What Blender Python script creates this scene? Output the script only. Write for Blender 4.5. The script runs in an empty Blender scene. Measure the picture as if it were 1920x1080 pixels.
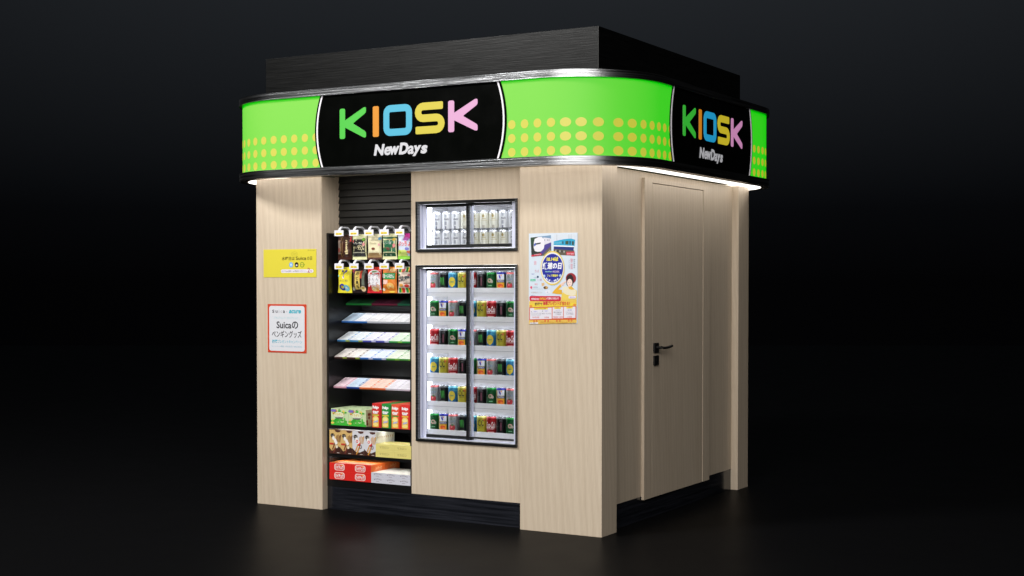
import bpy, bmesh, math, random
from mathutils import Vector, Matrix
random.seed(7)
S = bpy.context.scene
COL = S.collection
R = math.radians

# ------------------------------------------------------------------ camera
cam_d = bpy.data.cameras.new("camera"); cam = bpy.data.objects.new("camera", cam_d); COL.objects.link(cam)
S.camera = cam
cam.location = (3.7018, -7.4823, 1.5006)
cam.rotation_euler = (math.pi/2 - 0.0237, 0.0, 0.5227)
cam_d.sensor_width = 36; cam_d.lens = 36*2663.14/1920
cam_d.shift_y = 53.4/1920
cam_d.clip_end = 300; cam_d.clip_start = 0.05

# ------------------------------------------------------------------ world: dark studio, faintly lighter high up
w = bpy.data.worlds.new("World"); S.world = w; w.use_nodes = True
nt = w.node_tree; nt.nodes.clear()
o = nt.nodes.new('ShaderNodeOutputWorld'); bg = nt.nodes.new('ShaderNodeBackground')
tc = nt.nodes.new('ShaderNodeTexCoord'); sep = nt.nodes.new('ShaderNodeSeparateXYZ')
cr = nt.nodes.new('ShaderNodeValToRGB')
nt.links.new(tc.outputs['Generated'], sep.inputs[0]); nt.links.new(sep.outputs['Z'], cr.inputs[0])
e = cr.color_ramp.elements
e[0].position = 0.0; e[0].color = (.0011, .0011, .0014, 1)
e[1].position = 0.5; e[1].color = (.006, .007, .009, 1)
n = e.new(.05); n.color = (.0024, .0027, .0034, 1)
n = e.new(.21); n.color = (.0158, .0180, .0212, 1)
# a lighter lobe of the backdrop behind the kiosk
dot = nt.nodes.new('ShaderNodeVectorMath'); dot.operation = 'DOT_PRODUCT'
dot.inputs[1].default_value = Vector((-.47, .86, .19)).normalized()
nt.links.new(tc.outputs['Generated'], dot.inputs[0])
mr = nt.nodes.new('ShaderNodeMapRange'); mr.inputs['From Min'].default_value = .80; mr.inputs['From Max'].default_value = 1
mr.inputs['To Min'].default_value = .12; mr.inputs['To Max'].default_value = 1.0
nt.links.new(dot.outputs['Value'], mr.inputs['Value'])
nt.links.new(mr.outputs[0], bg.inputs['Strength'])
nt.links.new(cr.outputs[0], bg.inputs['Color']); nt.links.new(bg.outputs[0], o.inputs[0])

# ------------------------------------------------------------------ studio lamps
def area(name, loc, target, sx, sy, power, col=(1, 1, 1)):
    d = bpy.data.lights.new(name, 'AREA'); d.shape = 'RECTANGLE'; d.size = sx; d.size_y = sy
    d.energy = power; d.color = col
    ob = bpy.data.objects.new(name, d); COL.objects.link(ob); ob.location = loc
    ob.rotation_euler = (Vector(target)-Vector(loc)).to_track_quat('-Z', 'Y').to_euler()
    return ob
area("softbox_front_left", (-4.3, -5.6, 6.6), (-1.3, 0, 1.3), 1.6, 1.6, 600, (1, .985, .96))
area("softbox_right", (4.0, -10.0, 5.6), (-.3, .3, 2.3), 9.4, 5.0, 1080, (1, .965, .93))

S.view_settings.view_transform = 'Standard'; S.view_settings.look = 'None'
S.view_settings.exposure = 0; S.view_settings.gamma = 1
S.render.film_transparent = False
S.cycles.max_bounces = 8; S.cycles.transparent_max_bounces = 16

# ================================================================== materials
def lin(c):
    f = lambda v: (v/255/12.92) if v/255 <= .04045 else ((v/255+.055)/1.055)**2.4
    return tuple(f(v) for v in c)
MC = {}
def mat(name, rgb, rough=.5, metal=0., emit=0., ecol=None, coat=0., spec=.5, srgb=True, bump=0.):
    key = (name, tuple(rgb), rough, metal, emit, ecol, coat, bump)
    if key in MC: return MC[key]
    m = bpy.data.materials.new(name); m.use_nodes = True
    b = m.node_tree.nodes['Principled BSDF']; N = m.node_tree
    c = lin(rgb) if srgb else rgb
    b.inputs['Base Color'].default_value = (*c, 1)
    b.inputs['Metallic'].default_value = metal
    b.inputs['Specular IOR Level'].default_value = spec
    b.inputs['Coat Weight'].default_value = coat
    if emit:
        ec = lin(ecol) if ecol else c
        b.inputs['Emission Color'].default_value = (*ec, 1); b.inputs['Emission Strength'].default_value = emit
    # small roughness variation so that nothing is perfectly even
    no = N.nodes.new('ShaderNodeTexNoise'); no.inputs['Scale'].default_value = 9; no.inputs['Detail'].default_value = 4
    t = N.nodes.new('ShaderNodeTexCoord'); N.links.new(t.outputs['Object'], no.inputs['Vector'])
    mp = N.nodes.new('ShaderNodeMapRange'); mp.inputs['To Min'].default_value = max(rough-.05, .02); mp.inputs['To Max'].default_value = min(rough+.05, 1)
    N.links.new(no.outputs['Fac'], mp.inputs['Value']); N.links.new(mp.outputs[0], b.inputs['Roughness'])
    if bump:
        bm = N.nodes.new('ShaderNodeBump'); bm.inputs['Strength'].default_value = bump; bm.inputs['Distance'].default_value = .01
        n2 = N.nodes.new('ShaderNodeTexNoise'); n2.inputs['Scale'].default_value = 22; n2.inputs['Detail'].default_value = 3
        N.links.new(t.outputs['Object'], n2.inputs['Vector']); N.links.new(n2.outputs['Fac'], bm.inputs['Height'])
        N.links.new(bm.outputs[0], b.inputs['Normal'])
    MC[key] = m
    return m
def P(r, g, bb, rough=.45): return mat("print_ink", (r, g, bb), rough)   # printed colour
def G(r, g, bb): return mat("can_lacquer", (int(r*.82), int(g*.82), int(bb*.82)), .28, .25)

def wood_mat():
    m = bpy.data.materials.new("pale_oak_laminate"); m.use_nodes = True; N = m.node_tree; L = N.links
    b = N.nodes['Principled BSDF']
    t = N.nodes.new('ShaderNodeTexCoord')
    def noise(sc, scale, detail, rough=.5, dist=0):
        mp = N.nodes.new('ShaderNodeMapping'); mp.inputs['Scale'].default_value = sc; L.new(t.outputs['Object'], mp.inputs['Vector'])
        n = N.nodes.new('ShaderNodeTexNoise'); n.inputs['Scale'].default_value = scale; n.inputs['Detail'].default_value = detail
        n.inputs['Roughness'].default_value = rough; n.inputs['Distortion'].default_value = dist
        L.new(mp.outputs[0], n.inputs['Vector']); return n.outputs['Fac']
    fine = noise((90, 90, 2.2), 3.6, 5, .65)
    broad = noise((9, 9, .35), 2.2, 3, .5, .3)
    # cathedral figure: rings cut by the board
    mp = N.nodes.new('ShaderNodeMapping'); mp.inputs['Scale'].default_value = (7, 7, .42); L.new(t.outputs['Object'], mp.inputs['Vector'])
    wv = N.nodes.new('ShaderNodeTexWave'); wv.wave_type = 'BANDS'; wv.bands_direction = 'DIAGONAL'; wv.inputs['Scale'].default_value = 2.2
    wv.inputs['Distortion'].default_value = 7; wv.inputs['Detail'].default_value = 2; wv.inputs['Detail Scale'].default_value = .9
    L.new(mp.outputs[0], wv.inputs['Vector'])
    def math_(op, a, bv, v2=None):
        n = N.nodes.new('ShaderNodeMath'); n.operation = op
        for i, x in enumerate((a, bv)):
            if isinstance(x, (int, float)): n.inputs[i].default_value = x
            else: L.new(x, n.inputs[i])
        return n.outputs[0]
    s = math_('ADD', math_('MULTIPLY', fine, .6), math_('MULTIPLY', broad, .22))
    s = math_('ADD', s, math_('MULTIPLY', wv.outputs['Fac'], .09))
    cr = N.nodes.new('ShaderNodeValToRGB'); L.new(s, cr.inputs[0])
    e = cr.color_ramp.elements
    e[0].position = .25; e[0].color = (.485, .39, .285, 1)
    e[1].position = .74; e[1].color = (.665, .56, .435, 1)
    k = e.new(.50); k.color = (.585, .492, .378, 1)
    L.new(cr.outputs[0], b.inputs['Base Color'])
    b.inputs['Roughness'].default_value = .48; b.inputs['Specular IOR Level'].default_value = .35
    bp = N.nodes.new('ShaderNodeBump'); bp.inputs['Strength'].default_value = .12; bp.inputs['Distance'].default_value = .002
    L.new(fine, bp.inputs['Height']); L.new(bp.outputs[0], b.inputs['Normal'])
    return m
WOOD = wood_mat()

def streak_mat(name, c0, c1, rough, metal, bump, xs=1.6, sc=1., spec=.5):
    """brushed / streaked along the horizontal"""
    m = bpy.data.materials.new(name); m.use_nodes = True; N = m.node_tree; L = N.links
    b = N.nodes['Principled BSDF']; t = N.nodes.new('ShaderNodeTexCoord')
    mp = N.nodes.new('ShaderNodeMapping'); mp.inputs['Scale'].default_value = (xs*sc, xs*sc, 55*sc); L.new(t.outputs['Object'], mp.inputs['Vector'])
    n = N.nodes.new('ShaderNodeTexNoise'); n.inputs['Scale'].default_value = 2.5; n.inputs['Detail'].default_value = 6; n.inputs['Roughness'].default_value = .62
    n.inputs['Distortion'].default_value = .25
    L.new(mp.outputs[0], n.inputs['Vector'])
    cr = N.nodes.new('ShaderNodeValToRGB'); L.new(n.outputs['Fac'], cr.inputs[0])
    cr.color_ramp.elements[0].position = .38; cr.color_ramp.elements[0].color = (*c0, 1)
    cr.color_ramp.elements[1].position = .64; cr.color_ramp.elements[1].color = (*c1, 1)
    L.new(cr.outputs[0], b.inputs['Base Color']); b.inputs['Metallic'].default_value = metal
    b.inputs['Specular IOR Level'].default_value = spec
    r = N.nodes.new('ShaderNodeMapRange'); r.inputs['To Min'].default_value = rough*.7; r.inputs['To Max'].default_value = rough*1.3
    L.new(n.outputs['Fac'], r.inputs['Value']); L.new(r.outputs[0], b.inputs['Roughness'])
    bp = N.nodes.new('ShaderNodeBump'); bp.inputs['Strength'].default_value = bump; bp.inputs['Distance'].default_value = .004
    L.new(n.outputs['Fac'], bp.inputs['Height']); L.new(bp.outputs[0], b.inputs['Normal'])
    return m
TRIM = streak_mat("brushed_chrome_trim", (.15, .155, .16), (.50, .51, .53), .29, 1., .5, xs=.8, sc=.75)
FRAME = streak_mat("brushed_dark_steel", (.11, .114, .118), (.25, .26, .265), .3, 1., .12, xs=.9)
ROOFM = streak_mat("dark_brushed_panel", (.0015, .0017, .0017), (.0035, .0037, .0037), .31, .0, .12, spec=.42)
PLINTH = streak_mat("dark_streaked_kickboard", (.004, .0048, .007), (.018, .0195, .026), .17, .0, .06, sc=.55, spec=.7)
BLACKM = mat("black_powder_coat", (16, 16, 17), .32)
SHUT = mat("shutter_charcoal", (15, 16, 15), .5)
ALU = mat("satin_aluminium", (212, 216, 236), .35, .1)  # pale bluish white stands in for interior light reflected by the metal
WHITE = mat("white_enamel", (240, 240, 244), .4)
HANDLE = mat("matt_black_handle", (8, 8, 9), .5)
LED = mat("led_diffuser", (245, 245, 250), .4, emit=2.0, ecol=(255, 250, 244))
LEDC = mat("cooler_led", (245, 245, 250), .4, emit=11.0, ecol=(250, 252, 255))
LEDP = mat('cooler_light_panel', (245, 245, 250), .4, emit=3.2, ecol=(250, 252, 255))
LEDS = mat('shelf_led', (245, 245, 250), .4, emit=13., ecol=(250, 252, 255))
SIGNBLACK = mat("gloss_black_sign_face", (4, 5, 4), .16)
def glass_mat():
    m = bpy.data.materials.new("door_glass"); m.use_nodes = True; N = m.node_tree; N.nodes.clear(); L = N.links
    o = N.nodes.new('ShaderNodeOutputMaterial'); mx = N.nodes.new('ShaderNodeMixShader')
    tr = N.nodes.new('ShaderNodeBsdfTransparent'); tr.inputs[0].default_value = (.93, .95, .95, 1)
    gl = N.nodes.new('ShaderNodeBsdfGlossy'); gl.inputs['Roughness'].default_value = .03
    fr = N.nodes.new('ShaderNodeFresnel'); fr.inputs[0].default_value = 1.45
    L.new(fr.outputs[0], mx.inputs[0]); L.new(tr.outputs[0], mx.inputs[1]); L.new(gl.outputs[0], mx.inputs[2]); L.new(mx.outputs[0], o.inputs[0])
    return m
GLASS = glass_mat()

# ================================================================== mesh builder
TXT = {}
def text_geo(s, shear=0., bold=0., spacing=1.):
    key = (s, shear, bold, spacing)
    if key in TXT: return TXT[key]
    c = bpy.data.curves.new("tmp_text", 'FONT'); c.body = s; c.size = 1; c.shear = shear; c.offset = bold
    c.space_character = spacing; c.resolution_u = 3; c.fill_mode = 'FRONT'
    ob = bpy.data.objects.new("tmp_text", c); COL.objects.link(ob)
    bpy.context.view_layer.update()
    me = bpy.data.meshes.new_from_object(ob.evaluated_get(bpy.context.evaluated_depsgraph_get()))
    vs = [(v.co.x, v.co.y) for v in me.vertices]; fs = [tuple(p.vertices) for p in me.polygons]
    bpy.data.objects.remove(ob); bpy.data.curves.remove(c); bpy.data.meshes.remove(me)
    if not vs: vs = [(0, 0), (1, 0), (1, 1)]; fs = []
    x0 = min(v[0] for v in vs); x1 = max(v[0] for v in vs); y0 = min(v[1] for v in vs); y1 = max(v[1] for v in vs)
    dx = max(x1-x0, 1e-6); dy = max(y1-y0, 1e-6)
    TXT[key] = ([((a-x0)/dx, (b-y0)/dy) for a, b in vs], fs)
    return TXT[key]

def rrect(x0, y0, x1, y1, r, n=6):
    pts = []
    for cx, cy, a in ((x1-r, y1-r, 0), (x0+r, y1-r, 90), (x0+r, y0+r, 180), (x1-r, y0+r, 270)):
        for i in range(n+1):
            t = R(a+90*i/n); pts.append((cx+r*math.cos(t), cy+r*math.sin(t)))
    return pts
def circ(cx, cy, rx, ry=None, n=24):
    ry = rx if ry is None else ry
    return [(cx+rx*math.cos(2*math.pi*i/n), cy+ry*math.sin(2*math.pi*i/n)) for i in range(n)]

class M:
    def __init__(s): s.v = []; s.f = []; s.m = []; s.mats = []; s.sm = []
    def mi(s, m):
        if m not in s.mats: s.mats.append(m)
        return s.mats.index(m)
    def face(s, pts, m, smooth=False):
        k = len(s.v); s.v += [tuple(p) for p in pts]; s.f.append(tuple(range(k, k+len(pts)))); s.m.append(s.mi(m)); s.sm.append(smooth)
    def box(s, x0, x1, y0, y1, z0, z1, m, faces=None):
        k = len(s.v); s.v += [(x, y, z) for z in (z0, z1) for y in (y0, y1) for x in (x0, x1)]
        F = {'-y': (0, 1, 5, 4), '+y': (3, 2, 6, 7), '-x': (2, 0, 4, 6), '+x': (1, 3, 7, 5), '-z': (2, 3, 1, 0), '+z': (4, 5, 7, 6)}
        for n, f in F.items():
            mm = m[n] if isinstance(m, dict) and n in m else (m['*'] if isinstance(m, dict) else m)
            if faces and n not in faces: continue
            s.f.append(tuple(k+i for i in f)); s.m.append(s.mi(mm)); s.sm.append(False)
    # --- flat art on a frame fr(x, y, h) -> xyz
    def poly(s, fr, pts, h, m): s.face([fr(x, y, h) for x, y in pts], m)
    def rect(s, fr, x0, y0, x1, y1, h, m): s.poly(fr, [(x0, y0), (x1, y0), (x1, y1), (x0, y1)], h, m)
    def ell(s, fr, cx, cy, rx, ry, h, m, n=24): s.poly(fr, circ(cx, cy, rx, ry, n), h, m)
    def ring(s, fr, cx, cy, rx, ry, t, h, m, n=28):
        a = circ(cx, cy, rx, ry, n); b = circ(cx, cy, rx-t, ry-t, n)
        for i in range(n):
            j = (i+1) % n; s.poly(fr, [a[i], a[j], b[j], b[i]], h, m)
    def band(s, fr, outer, inner, h, m):
        n = len(outer)
        for i in range(n):
            j = (i+1) % n; s.poly(fr, [outer[i], outer[j], inner[j], inner[i]], h, m)
    def text(s, fr, t, x0, y0, x1, y1, h, m, shear=0., bold=0., spacing=1.):
        vs, fs = text_geo(t, shear, bold, spacing); k = len(s.v)
        s.v += [tuple(fr(x0+a*(x1-x0), y0+b*(y1-y0), h)) for a, b in vs]
        for f in fs: s.f.append(tuple(k+i for i in f)); s.m.append(s.mi(m)); s.sm.append(False)
    def solid(s, fr, pts, h0, h1, m):
        """extruded polygon between depths h0 and h1 of a frame"""
        s.poly(fr, pts, h1, m); s.poly(fr, pts[::-1], h0, m)
        n = len(pts)
        for i in range(n):
            a, b = pts[i], pts[(i+1) % n]
            s.face([fr(*a, h0), fr(*b, h0), fr(*b, h1), fr(*a, h1)], m)
    def lathe(s, cx, cy, prof, m, n=28, smooth=True):
        """prof: [(radius, z, material or None)]"""
        for i in range(len(prof)-1):
            r0, z0 = prof[i][:2]; r1, z1 = prof[i+1][:2]; mm = prof[i+1][2] if len(prof[i+1]) > 2 else m
            for j in range(n):
                a = 2*math.pi*j/n; b = 2*math.pi*(j+1)/n
                p = [(cx+r0*math.cos(a), cy+r0*math.sin(a), z0), (cx+r0*math.cos(b), cy+r0*math.sin(b), z0),
                     (cx+r1*math.cos(b), cy+r1*math.sin(b), z1), (cx+r1*math.cos(a), cy+r1*math.sin(a), z1)]
                if r1 < 1e-6: p = p[:3]
                elif r0 < 1e-6: p = [p[0], p[2], p[3]]
                s.face(p, mm, smooth)
    def tube(s, pts, w, m, n=8):
        """round bar through 3-D points"""
        rings = []
        for i, p in enumerate(pts):
            p = Vector(p); d = (Vector(pts[min(i+1, len(pts)-1)])-Vector(pts[max(i-1, 0)])).normalized()
            u = d.cross(Vector((0, 0, 1)));
            if u.length < 1e-3: u = Vector((1, 0, 0))
            u.normalize(); v = u.cross(d)
            rings.append([p+u*w*math.cos(2*math.pi*k/n)+v*w*math.sin(2*math.pi*k/n) for k in range(n)])
        for a, b in zip(rings, rings[1:]):
            for k in range(n): s.face([a[k], a[(k+1) % n], b[(k+1) % n], b[k]], m, True)
        s.face(rings[0][::-1], m); s.face(rings[-1], m)
    def build(s, name, parent=None, origin=None, welded=False):
        """link as one mesh object; vertices are given in world space"""
        me = bpy.data.meshes.new(name)
        if parent is not None:
            off = Vector((0, 0, 0)); q = parent
            while q is not None: off += q.location; q = q.parent
            loc = Vector((0, 0, 0))
            if origin is not None: loc = Vector(origin)-off
            sub = off+loc
        else:
            if origin is None: origin = (sum(v[0] for v in s.v)/len(s.v), sum(v[1] for v in s.v)/len(s.v), min(v[2] for v in s.v))
            sub = loc = Vector(origin)
        me.from_pydata([(x-sub.x, y-sub.y, z-sub.z) for x, y, z in s.v], [], s.f)
        for m in s.mats: me.materials.append(m)
        me.polygons.foreach_set('material_index', s.m); me.polygons.foreach_set('use_smooth', s.sm)
        if welded:
            bm = bmesh.new(); bm.from_mesh(me); bmesh.ops.remove_doubles(bm, verts=bm.verts, dist=1e-4); bm.to_mesh(me); bm.free()
            me.set_sharp_from_angle(angle=R(35))
        me.update()
        ob = bpy.data.objects.new(name, me); COL.objects.link(ob); ob.location = loc
        if parent is not None: ob.parent = parent
        return ob
def tag(o, label=None, cat=None, group=None, kind=None):
    if label: o['label'] = label
    if cat: o['category'] = cat
    if group: o['group'] = group
    if kind: o['kind'] = kind
    return o
def thing(name, label, cat, loc, group=None):
    o = bpy.data.objects.new(name, None); o.empty_display_size = .1; COL.objects.link(o); o.location = loc
    return tag(o, label, cat, group)
def bevel(o, wd=.002, seg=2):
    b = o.modifiers.new('bevel', 'BEVEL'); b.width = wd; b.segments = seg; b.limit_method = 'ANGLE'; b.angle_limit = R(40); return o

def front(ox, oz, y):                      # frame on a wall facing -y: x right, y up
    return lambda x, yy, h: (ox+x, y-h, oz+yy)
def sidef(oy, oz, x0):                     # frame on a wall facing +x: x runs along +y
    return lambda x, yy, h: (x0+h, oy+x, oz+yy)

# ================================================================== floor
def floor():
    m = bpy.data.materials.new("polished_dark_floor"); m.use_nodes = True; N = m.node_tree; L = N.links; b = N.nodes['Principled BSDF']
    t = N.nodes.new('ShaderNodeTexCoord'); n = N.nodes.new('ShaderNodeTexNoise'); n.inputs['Scale'].default_value = 3; n.inputs['Detail'].default_value = 6
    L.new(t.outputs['Object'], n.inputs['Vector'])
    r = N.nodes.new('ShaderNodeMapRange'); r.inputs['To Min'].default_value = .36; r.inputs['To Max'].default_value = .44
    L.new(n.outputs['Fac'], r.inputs['Value']); L.new(r.outputs[0], b.inputs['Roughness'])
    b.inputs['Base Color'].default_value = (.0042, .0042, .0046, 1); b.inputs['Specular IOR Level'].default_value = .018
    n2 = N.nodes.new('ShaderNodeTexNoise'); n2.inputs['Scale'].default_value = 160; n2.inputs['Detail'].default_value = 3
    L.new(t.outputs['Object'], n2.inputs['Vector'])
    bp = N.nodes.new('ShaderNodeBump'); bp.inputs['Strength'].default_value = .06; bp.inputs['Distance'].default_value = .002
    L.new(n2.outputs['Fac'], bp.inputs['Height']); L.new(bp.outputs[0], b.inputs['Normal'])
    d = Vector((-math.sin(.5227), math.cos(.5227))); r_ = Vector((d.y, -d.x)); c = Vector((3.7, -7.48))
    k = M(); k.face([(*(c+d*a+r_*s_), 0) for a, s_ in ((-14, -30), (-14, 30), (34, 30), (34, -30))], m)
    o = k.build("floor", None, (0, 0, 0)); tag(o, kind='structure')
floor()

# ================================================================== kiosk
KO = (-1.304, 1.21, 0)
kiosk = thing("kiosk", "pale oak panelled station kiosk with side door and black roof box", "kiosk", KO)
W0, D1, HT = -2.608, 2.42, 2.199
YF, XS = .05, -.05          # recessed front panel and side wall planes
ZB = .152
for nm, (x0, x1, y0, y1) in (("corner_post", (W0, -2.055, 0, .20)), ("corner_post", (-.553, 0, 0, .2027)),
                             ("corner_post", (-.553, 0, 2.215, D1)), ("corner_post", (W0, -2.055, 2.215, D1))):
    k = M(); k.box(x0, x1, y0, y1, 0, HT, WOOD); bevel(k.build(nm, kiosk), .0018)
# front wall panel with two openings for the coolers
def grid_panel(x0, x1, z0, z1, y0, y1, holes, m):
    k = M(); xs = sorted({x0, x1, *[h[0] for h in holes], *[h[1] for h in holes]}); zs = sorted({z0, z1, *[h[2] for h in holes], *[h[3] for h in holes]})
    def hole(i, j):
        if i < 0 or j < 0 or i >= len(xs)-1 or j >= len(zs)-1: return True
        cx = (xs[i]+xs[i+1])/2; cz = (zs[j]+zs[j+1])/2
        return any(h[0] < cx < h[1] and h[2] < cz < h[3] for h in holes)
    for i in range(len(xs)-1):
        for j in range(len(zs)-1):
            if hole(i, j): continue
            f = ['-y', '+y']
            if hole(i-1, j): f.append('-x')
            if hole(i+1, j): f.append('+x')
            if hole(i, j-1): f.append('-z')
            if hole(i, j+1): f.append('+z')
            k.box(xs[i], xs[i+1], y0, y1, zs[j], zs[j+1], m, f)
    return k
C1 = (-1.338, -.596, 1.697, 2.016)
C2 = (-1.339, -.597, .494, 1.613)
k = grid_panel(-1.379, -.556, ZB, 2.26, YF, .09, [(C1[0]+.006, C1[1]-.006, C1[2]+.006, C1[3]-.006), (C2[0]+.006, C2[1]-.006, C2[2]+.006, C2[3]-.006)], WOOD)
k.build("front_panel", kiosk)
# inner lining of the bay beside the left post and above the shelves
k = M(); k.box(-2.11, -2.0555, .202, .62, 0.16, 2.26, WOOD); k.build("bay_side_panel", kiosk)
k = M(); k.box(-1.379, -1.3715, .092, .62, ZB, 2.26, WOOD); k.build("bay_side_panel", kiosk)
# side walls
k = M(); k.box(XS-.03, XS, .204, 2.2145, ZB, HT-.001, WOOD); k.build("side_wall", kiosk)
k = M(); k.box(W0+.05, W0+.08, .201, 2.2145, ZB, HT-.001, WOOD); k.build("side_wall", kiosk)
k = M(); k.box(-2.054, -.554, 2.34, 2.37, ZB, HT-.001, WOOD); k.build("back_wall", kiosk)
# kickboards
k = M()
k.box(-2.0545, -.5535, YF+.004, YF+.03, 0, ZB-.001, PLINTH)
k.box(XS-.034, XS-.004, .2032, 2.2148, 0, ZB-.001, PLINTH)
k.box(W0+.054, W0+.084, .2005, 2.2148, 0, ZB-.001, PLINTH)
k.box(-2.0545, -.5535, 2.336, 2.366, 0, ZB-.001, PLINTH)
k.build("kickboard", kiosk)
# door in its frame
FX = -.03
k = M()
k.box(XS+.0005, FX, .662, .779, .131, 2.16, WOOD); k.box(XS+.0005, FX, 1.626, 1.744, .131, 2.16, WOOD)
k.box(XS+.0005, FX, .779, 1.626, 2.135, 2.16, WOOD); k.build("door_frame", kiosk)
k = M(); k.box(XS+.0005, FX-.001, .784, 1.617, .131, 2.130, WOOD); door = bevel(k.build("door", kiosk), .0015)
k = M()
k.solid(sidef(0, 0, FX-.001), rrect(.797, 1.055, .862, 1.117, .004, 3), .0, .012, HANDLE)
k.tube([(FX+.01, .83, 1.088), (FX+.045, .83, 1.088)], .010, HANDLE, 10)
k.tube([(FX+.047, .826, 1.088), (FX+.05, .86, 1.085), (FX+.05, .91, 1.086), (FX+.05, .955, 1.090), (FX+.048, .985, 1.093)], .0085, HANDLE, 10)
k.build("door_handle", door)
k = M(); k.solid(sidef(0, 0, FX-.001), rrect(.797, .975, .862, 1.036, .004, 3), .0, .012, HANDLE)
k.solid(sidef(0, 0, FX-.001), circ(.83, 1.006, .009), .012, .016, mat("lock_cylinder", (60, 60, 62), .3, 1.)); k.build("lock_plate", door)
# roller shutter
k = M()
for i in range(-2, 12):
    zb = 2.167-.0454*i
    if zb < 1.70: continue
    x0, x1 = -2.0551, -1.38
    a = (.183, zb); b = (.1955, zb+.0452); c = (.205, zb+.0452); d = (.205, zb+.0006); e_ = (.187, zb-.003)
    pr = [a, b, c, d, e_]
    for q in range(len(pr)):
        u, v = pr[q], pr[(q+1) % len(pr)]
        k.face([(x0, *u), (x1, *u), (x1, *v), (x0, *v)], SHUT)
    k.face([(x0, *u) for u in pr], SHUT)
k.box(-2.0551, -1.38, .206, .215, 1.6, 2.26, SHUT)
k.build("roller_shutter", kiosk)
# roof box
k = M(); k.box(-2.503, -.015, -.02, 2.273, 2.69, 2.9995, ROOFM); bevel(k.build("roof_box", kiosk), .0015)

# ================================================================== illuminated sign band
X0, X1, Y0, Y1, RR = -2.801, .243, -.257, 2.566, .549
FL = X1-X0-2*RR; FA = RR*math.pi/2; FS = Y1-Y0-2*RR
def spos(s):
    """point and outward normal at arc length s along the band; 0 = left end of the straight front"""
    per = 2*(FL+FS)+4*FA; s = (s+FA) % per-FA
    if s < 0: a = -s/RR; n = (-math.sin(a), -math.cos(a)); return (X0+RR+RR*n[0], Y0+RR+RR*n[1], *n)
    if s <= FL: return (X0+RR+s, Y0, 0, -1)
    s -= FL
    if s <= FA: a = s/RR; n = (math.sin(a), -math.cos(a)); return (X1-RR+RR*n[0], Y0+RR+RR*n[1], *n)
    s -= FA
    if s <= FS: return (X1, Y0+RR+s, 1, 0)
    s -= FS
    if s <= FA: a = s/RR; n = (math.cos(a), math.sin(a)); return (X1-RR+RR*n[0], Y1-RR+RR*n[1], *n)
    s -= FA
    if s <= FL: return (X1-RR-s, Y1, 0, 1)
    s -= FL
    if s <= FA: a = s/RR; n = (-math.sin(a), math.cos(a)); return (X0+RR+RR*n[0], Y1-RR+RR*n[1], *n)
    s -= FA
    return (X0, Y1-RR-s, -1, 0)
def bandf(x, z, h):
    a = spos(x); return (a[0]+a[2]*h, a[1]+a[3]*h, z)
PER = 2*(FL+FS)+4*FA
SS = []
for a, b, n in ((-FA, 0, 20), (0, FL, 8), (FL, FL+FA, 24), (FL+FA, FL+FA+FS, 8), (FL+FA+FS, FL+2*FA+FS, 16), (FL+2*FA+FS, 2*FL+2*FA+FS, 6),
                (2*FL+2*FA+FS, 2*FL+3*FA+FS, 16), (2*FL+3*FA+FS, PER-FA, 6)):
    SS += [a+(b-a)*i/n for i in range(n)]
def band_ring(k, z0, z1, h0, h1, m, caps=True):
    n = len(SS)
    for i in range(n):
        a, b = SS[i], SS[(i+1) % n]
        k.face([bandf(a, z0, h1), bandf(b, z0, h1), bandf(b, z1, h1), bandf(a, z1, h1)], m, True)
        k.face([bandf(b, z0, h0), bandf(a, z0, h0), bandf(a, z1, h0), bandf(b, z1, h0)], m, True)
        if caps:
            k.face([bandf(a, z1, h1), bandf(b, z1, h1), bandf(b, z1, h0), bandf(a, z1, h0)], m)
            k.face([bandf(b, z0, h1), bandf(a, z0, h1), bandf(a, z0, h0), bandf(b, z0, h0)], m)
sign = thing("illuminated_sign", "glowing green wraparound kiosk sign band with black logo panels", "sign", (-1.304, 1.21, 2.18))
GREEN = mat("lit_green_acrylic", (122, 118, 76), .55, emit=.78, ecol=(0, 222, 8), spec=.2)
YDOT = mat("lit_yellow_dot", (150, 138, 80), .38, emit=.62, ecol=(205, 212, 40), spec=.4)
k = M(); band_ring(k, 2.226, 2.690, -.02, 0, GREEN, False)
dots = [-.60, -.517, -.434, -.351, -.259, -.168, -.078, .009, .093, .178, .264, .350, 1.705, 1.79, 1.876, 1.961, 2.046, 2.132, 2.222, 2.322, 2.444,
        2.538, 2.625, 2.704, 2.782, 2.863, 2.946, 4.298, 4.385, 4.470, 4.553, 4.638, 4.72, 4.80]
def arc_edge(side, fr, wd, z):
    """half-width of the black logo panel at height z; wd = extra"""
    t = (z-2.457)/.226
    return .686+wd-.041*t*t
FC, SC = -1.2, 1.121           # centres of the logo panels in X (front) and Y (side)
sF = FC-(X0+RR); sS = FL+FA+(SC-(Y0+RR))
for s_ in dots:
    for zz in (2.426, 2.345, 2.264):
        rx = .0255 if not (2.1 < s_ < 2.6) else .033
        c = circ(s_, zz, rx, .0265, 20)
        # keep the dot outside the black logo panels
        out = []
        for x, z in c:
            for cc in (sF, sS):
                e_ = arc_edge(0, 0, .021, z)
                if abs(x-cc) < e_: x = cc+math.copysign(e_, (s_-cc))
            out.append((x, z))
        k.poly(bandf, out, .0012, YDOT)
k.build("green_panel", sign, welded=True)
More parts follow.
